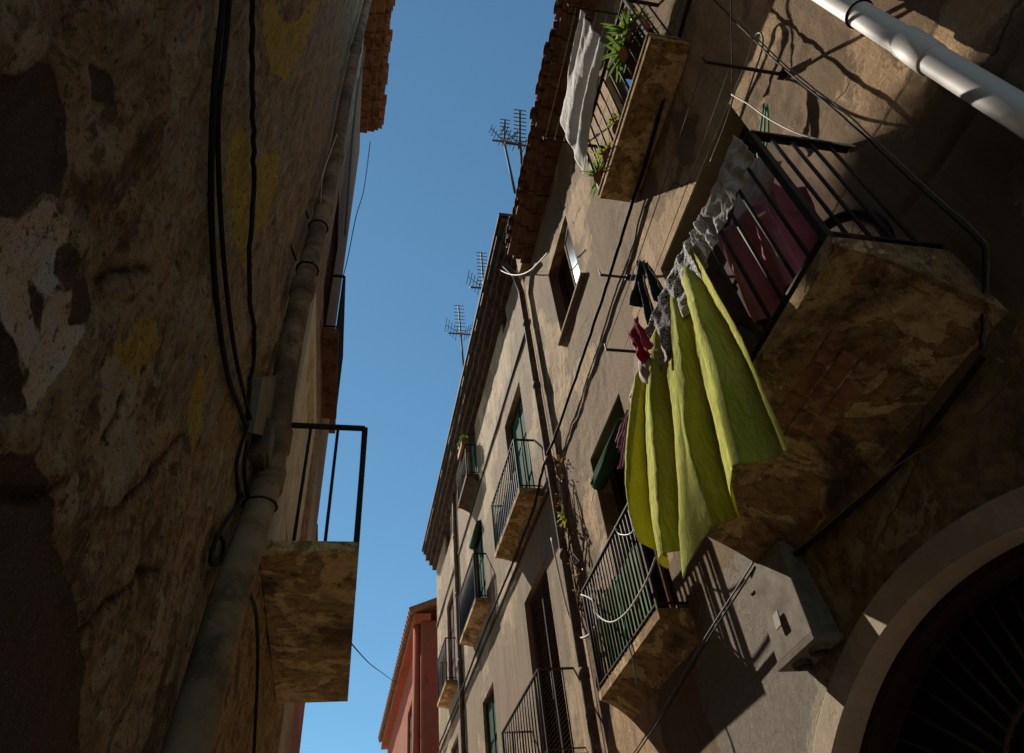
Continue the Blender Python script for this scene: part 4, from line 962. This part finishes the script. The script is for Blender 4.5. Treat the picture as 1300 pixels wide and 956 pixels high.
# ============================================================ AERIALS
AX = 1.05
def aerial(base, top, boom, n, el, label, refl=True, scale=1.):
    t = thing('tv_aerial', base, label, 'aerial', 'television aerials on the right roofs'); base = np.array(base); top = np.array(top)
    MB().tube([base, top], .011, 7).build('mast', M['alu'], t, True)
    a, b_ = np.array(boom[0]), np.array(boom[1]); MB().tube([a, b_], .010, 6).build('boom', M['alu'], t)
    q = MB(); d = nrm(b_-a); s = nrm(np.cross(d, [0, 1., 0]));
    for k in range(n):
        p = a+(b_-a)*k/(n-1); q.tube([p-s*el, p+s*el], .0045, 5)
    q.build('elements', M['alu'], t)
    if refl:
        q = MB(); e = el*2.6; u = d
        for sgn in (-1, 1):
            for k in range(5):
                p = b_+s*sgn*(e*.3+e*.7*k/4)-u*.06*k*scale*.6; w = np.cross(s, u)
                q.tube([p-w*.10*scale, p+w*.10*scale], .0035, 4)
            q.tube([b_, b_+s*sgn*e-u*.15*scale], .0045, 4)
        q.tube([b_-s*e*.9, b_+s*e*.9], .010, 6)
        q.build('reflector', M['alu'], t); q = MB(); q.tube([b_-u*.02, b_+u*.04], .018, 8); q.build('dipole_box', M['orange'], t)
    return t
def ax(u, v, x=AX): return onX(u, v, x)
aerial(ax(664, 230), ax(660, 176), (ax(660, 140), ax(660, 184)), 10, .055, 'tall thin aerial with a long upright boom beside its leaning neighbour', True, .9)
aerial(ax(654, 245), ax(640, 180), (ax(641, 152), ax(640, 180)), 7, .05, 'leaning-mast aerial, the highest pair member nearest the near roof', True, .8)
aerial(ax(622, 392), ax(614, 366), (ax(611, 321), ax(614, 366)), 11, .06, 'lone aerial half hidden behind the far roof edge, above the lowest one', True, 1.)
aerial(ax(589, 470), ax(585, 425), (ax(582, 388), ax(585, 424)), 9, .07, 'lowest aerial standing clear of the dark cornice on a thin mast', True, 1.1)
# chimney stub at the end of the near roof
t = thing('chimney', (1.02, 2.80, 3.86), 'pale chimney stub rising at the end of the near tiled eave', 'chimney')
q = MB(); q.box(mA, 2.67, 2.80, -.14, .05, 3.745, 4.2); q.build('stack', M['plasterB'], t, bevel=.006)
q = MB(); q.box(mA, 2.655, 2.815, -.155, .065, 4.202, 4.23); q.build('cap', M['tile'], t, bevel=.004)
# unseen block and tree shape, added to shadow the wall beside the laundry balcony
t = thing('unseen_shadow_block', (-.8, 3.4, -.667), 'unseen tall block added behind the low cream house to shade the right wall', 'house')
q = MB(); q.box(lambda y, o, z: (o, y, z), 3.0, 3.79, -1.6, -.6, -.66, 5.60); q.build('wall', M['plasterL2'], t)
q = MB(); q.box(lambda y, o, z: (o, y, z), 2.97, 3.82, -1.63, -.57, 5.602, 5.64); q.build('roof', M['tile'], t)
t = thing('unseen_shadow_tree', (-.62, 4.12, -.667), 'unseen tree shape added behind the left houses to throw the rounded wall shadow', 'tree')  # out of view; crown sized only for the rounded shadow it casts
q = MB(); q.tube([(-.62, 4.12, -.667), (-.61, 4.13, 2.5), (-.62, 4.12, 5.3)], [.04, .03, .012], 10)
for k in range(14):
    z = 5.1+k*.035; a_ = k*2.4; q.tube([(-.62, 4.12, z), (-.62+.07*math.cos(a_), 4.12+.11*math.sin(a_), z+.14)], [.008, .003], 5)
q.build('trunk', M['bark'], t)
q = MB(); bushy(q, (-.62, 4.13, 5.58), (.11, .12, .20), 1900, .022); bushy(q, (-.62, 4.13, 5.57), (.09, .11, .18), 1300, .032); bushy(q, (-.62, 4.05, 5.74), (.06, .06, .06), 200, .02); q.build('crown', M['leaf'], t)

# ============================================================ LIGHT, SKY, CAMERA
sd = nrm([.263, -.605, -.75]); toS = -sd
el = math.asin(toS[2]); az = math.atan2(toS[0], toS[1])
w = bpy.data.worlds.new('World'); SC.world = w; w.use_nodes = True; nt = w.node_tree; nt.nodes.clear()
sky = nt.nodes.new('ShaderNodeTexSky'); sky.sky_type = 'NISHITA'; sky.sun_disc = False; sky.sun_elevation = el; sky.sun_rotation = az
sky.altitude = 1500; sky.air_density = 1.0; sky.dust_density = .05; sky.ozone_density = 2.5
bg = nt.nodes.new('ShaderNodeBackground'); bg.inputs['Strength'].default_value = .072
ou = nt.nodes.new('ShaderNodeOutputWorld'); tn = nt.nodes.new('ShaderNodeMix'); tn.data_type = 'RGBA'; tn.blend_type = 'MULTIPLY'; tn.inputs[0].default_value = 1.; tn.inputs[7].default_value = (.53, .86, .86, 1); nt.links.new(sky.outputs[0], tn.inputs[6]); gm_ = nt.nodes.new('ShaderNodeGamma'); gm_.inputs[1].default_value = .86; nt.links.new(tn.outputs[2], gm_.inputs[0]); nt.links.new(gm_.outputs[0], bg.inputs[0]); nt.links.new(bg.outputs[0], ou.inputs[0])
ld = bpy.data.lights.new('sun', 'SUN'); ld.energy = 3.0; ld.angle = math.radians(.53); ld.color = (1., .92, .78)
lo = bpy.data.objects.new('sun', ld); COL.objects.link(lo); lo.location = (-10, 20, 30)
from mathutils import Matrix, Vector
lo.rotation_euler = Vector(toS).to_track_quat('Z', 'Y').to_euler()
cd = bpy.data.cameras.new('camera'); cd.sensor_width = 36.; cd.lens = FL/1300*36; cd.shift_y = -(478-433)/1300; cd.clip_start = .02; cd.clip_end = 2000
co = bpy.data.objects.new('camera', cd); COL.objects.link(co)
mt = Matrix([list(R[i])+[0] for i in range(3)]+[[0, 0, 0, 1]]); mt.translation = (0, 0, EYE); co.matrix_world = mt
SC.camera = co
SC.view_settings.view_transform = 'Standard'; SC.view_settings.look = 'None'; SC.view_settings.gamma = 1.; SC.view_settings.use_curve_mapping = False
SC.view_settings.exposure = 1.33
SC.cycles.max_bounces = 10; SC.cycles.diffuse_bounces = 8; SC.cycles.glossy_bounces = 2; SC.cycles.transmission_bounces = 3
SC.cycles.use_denoising = True
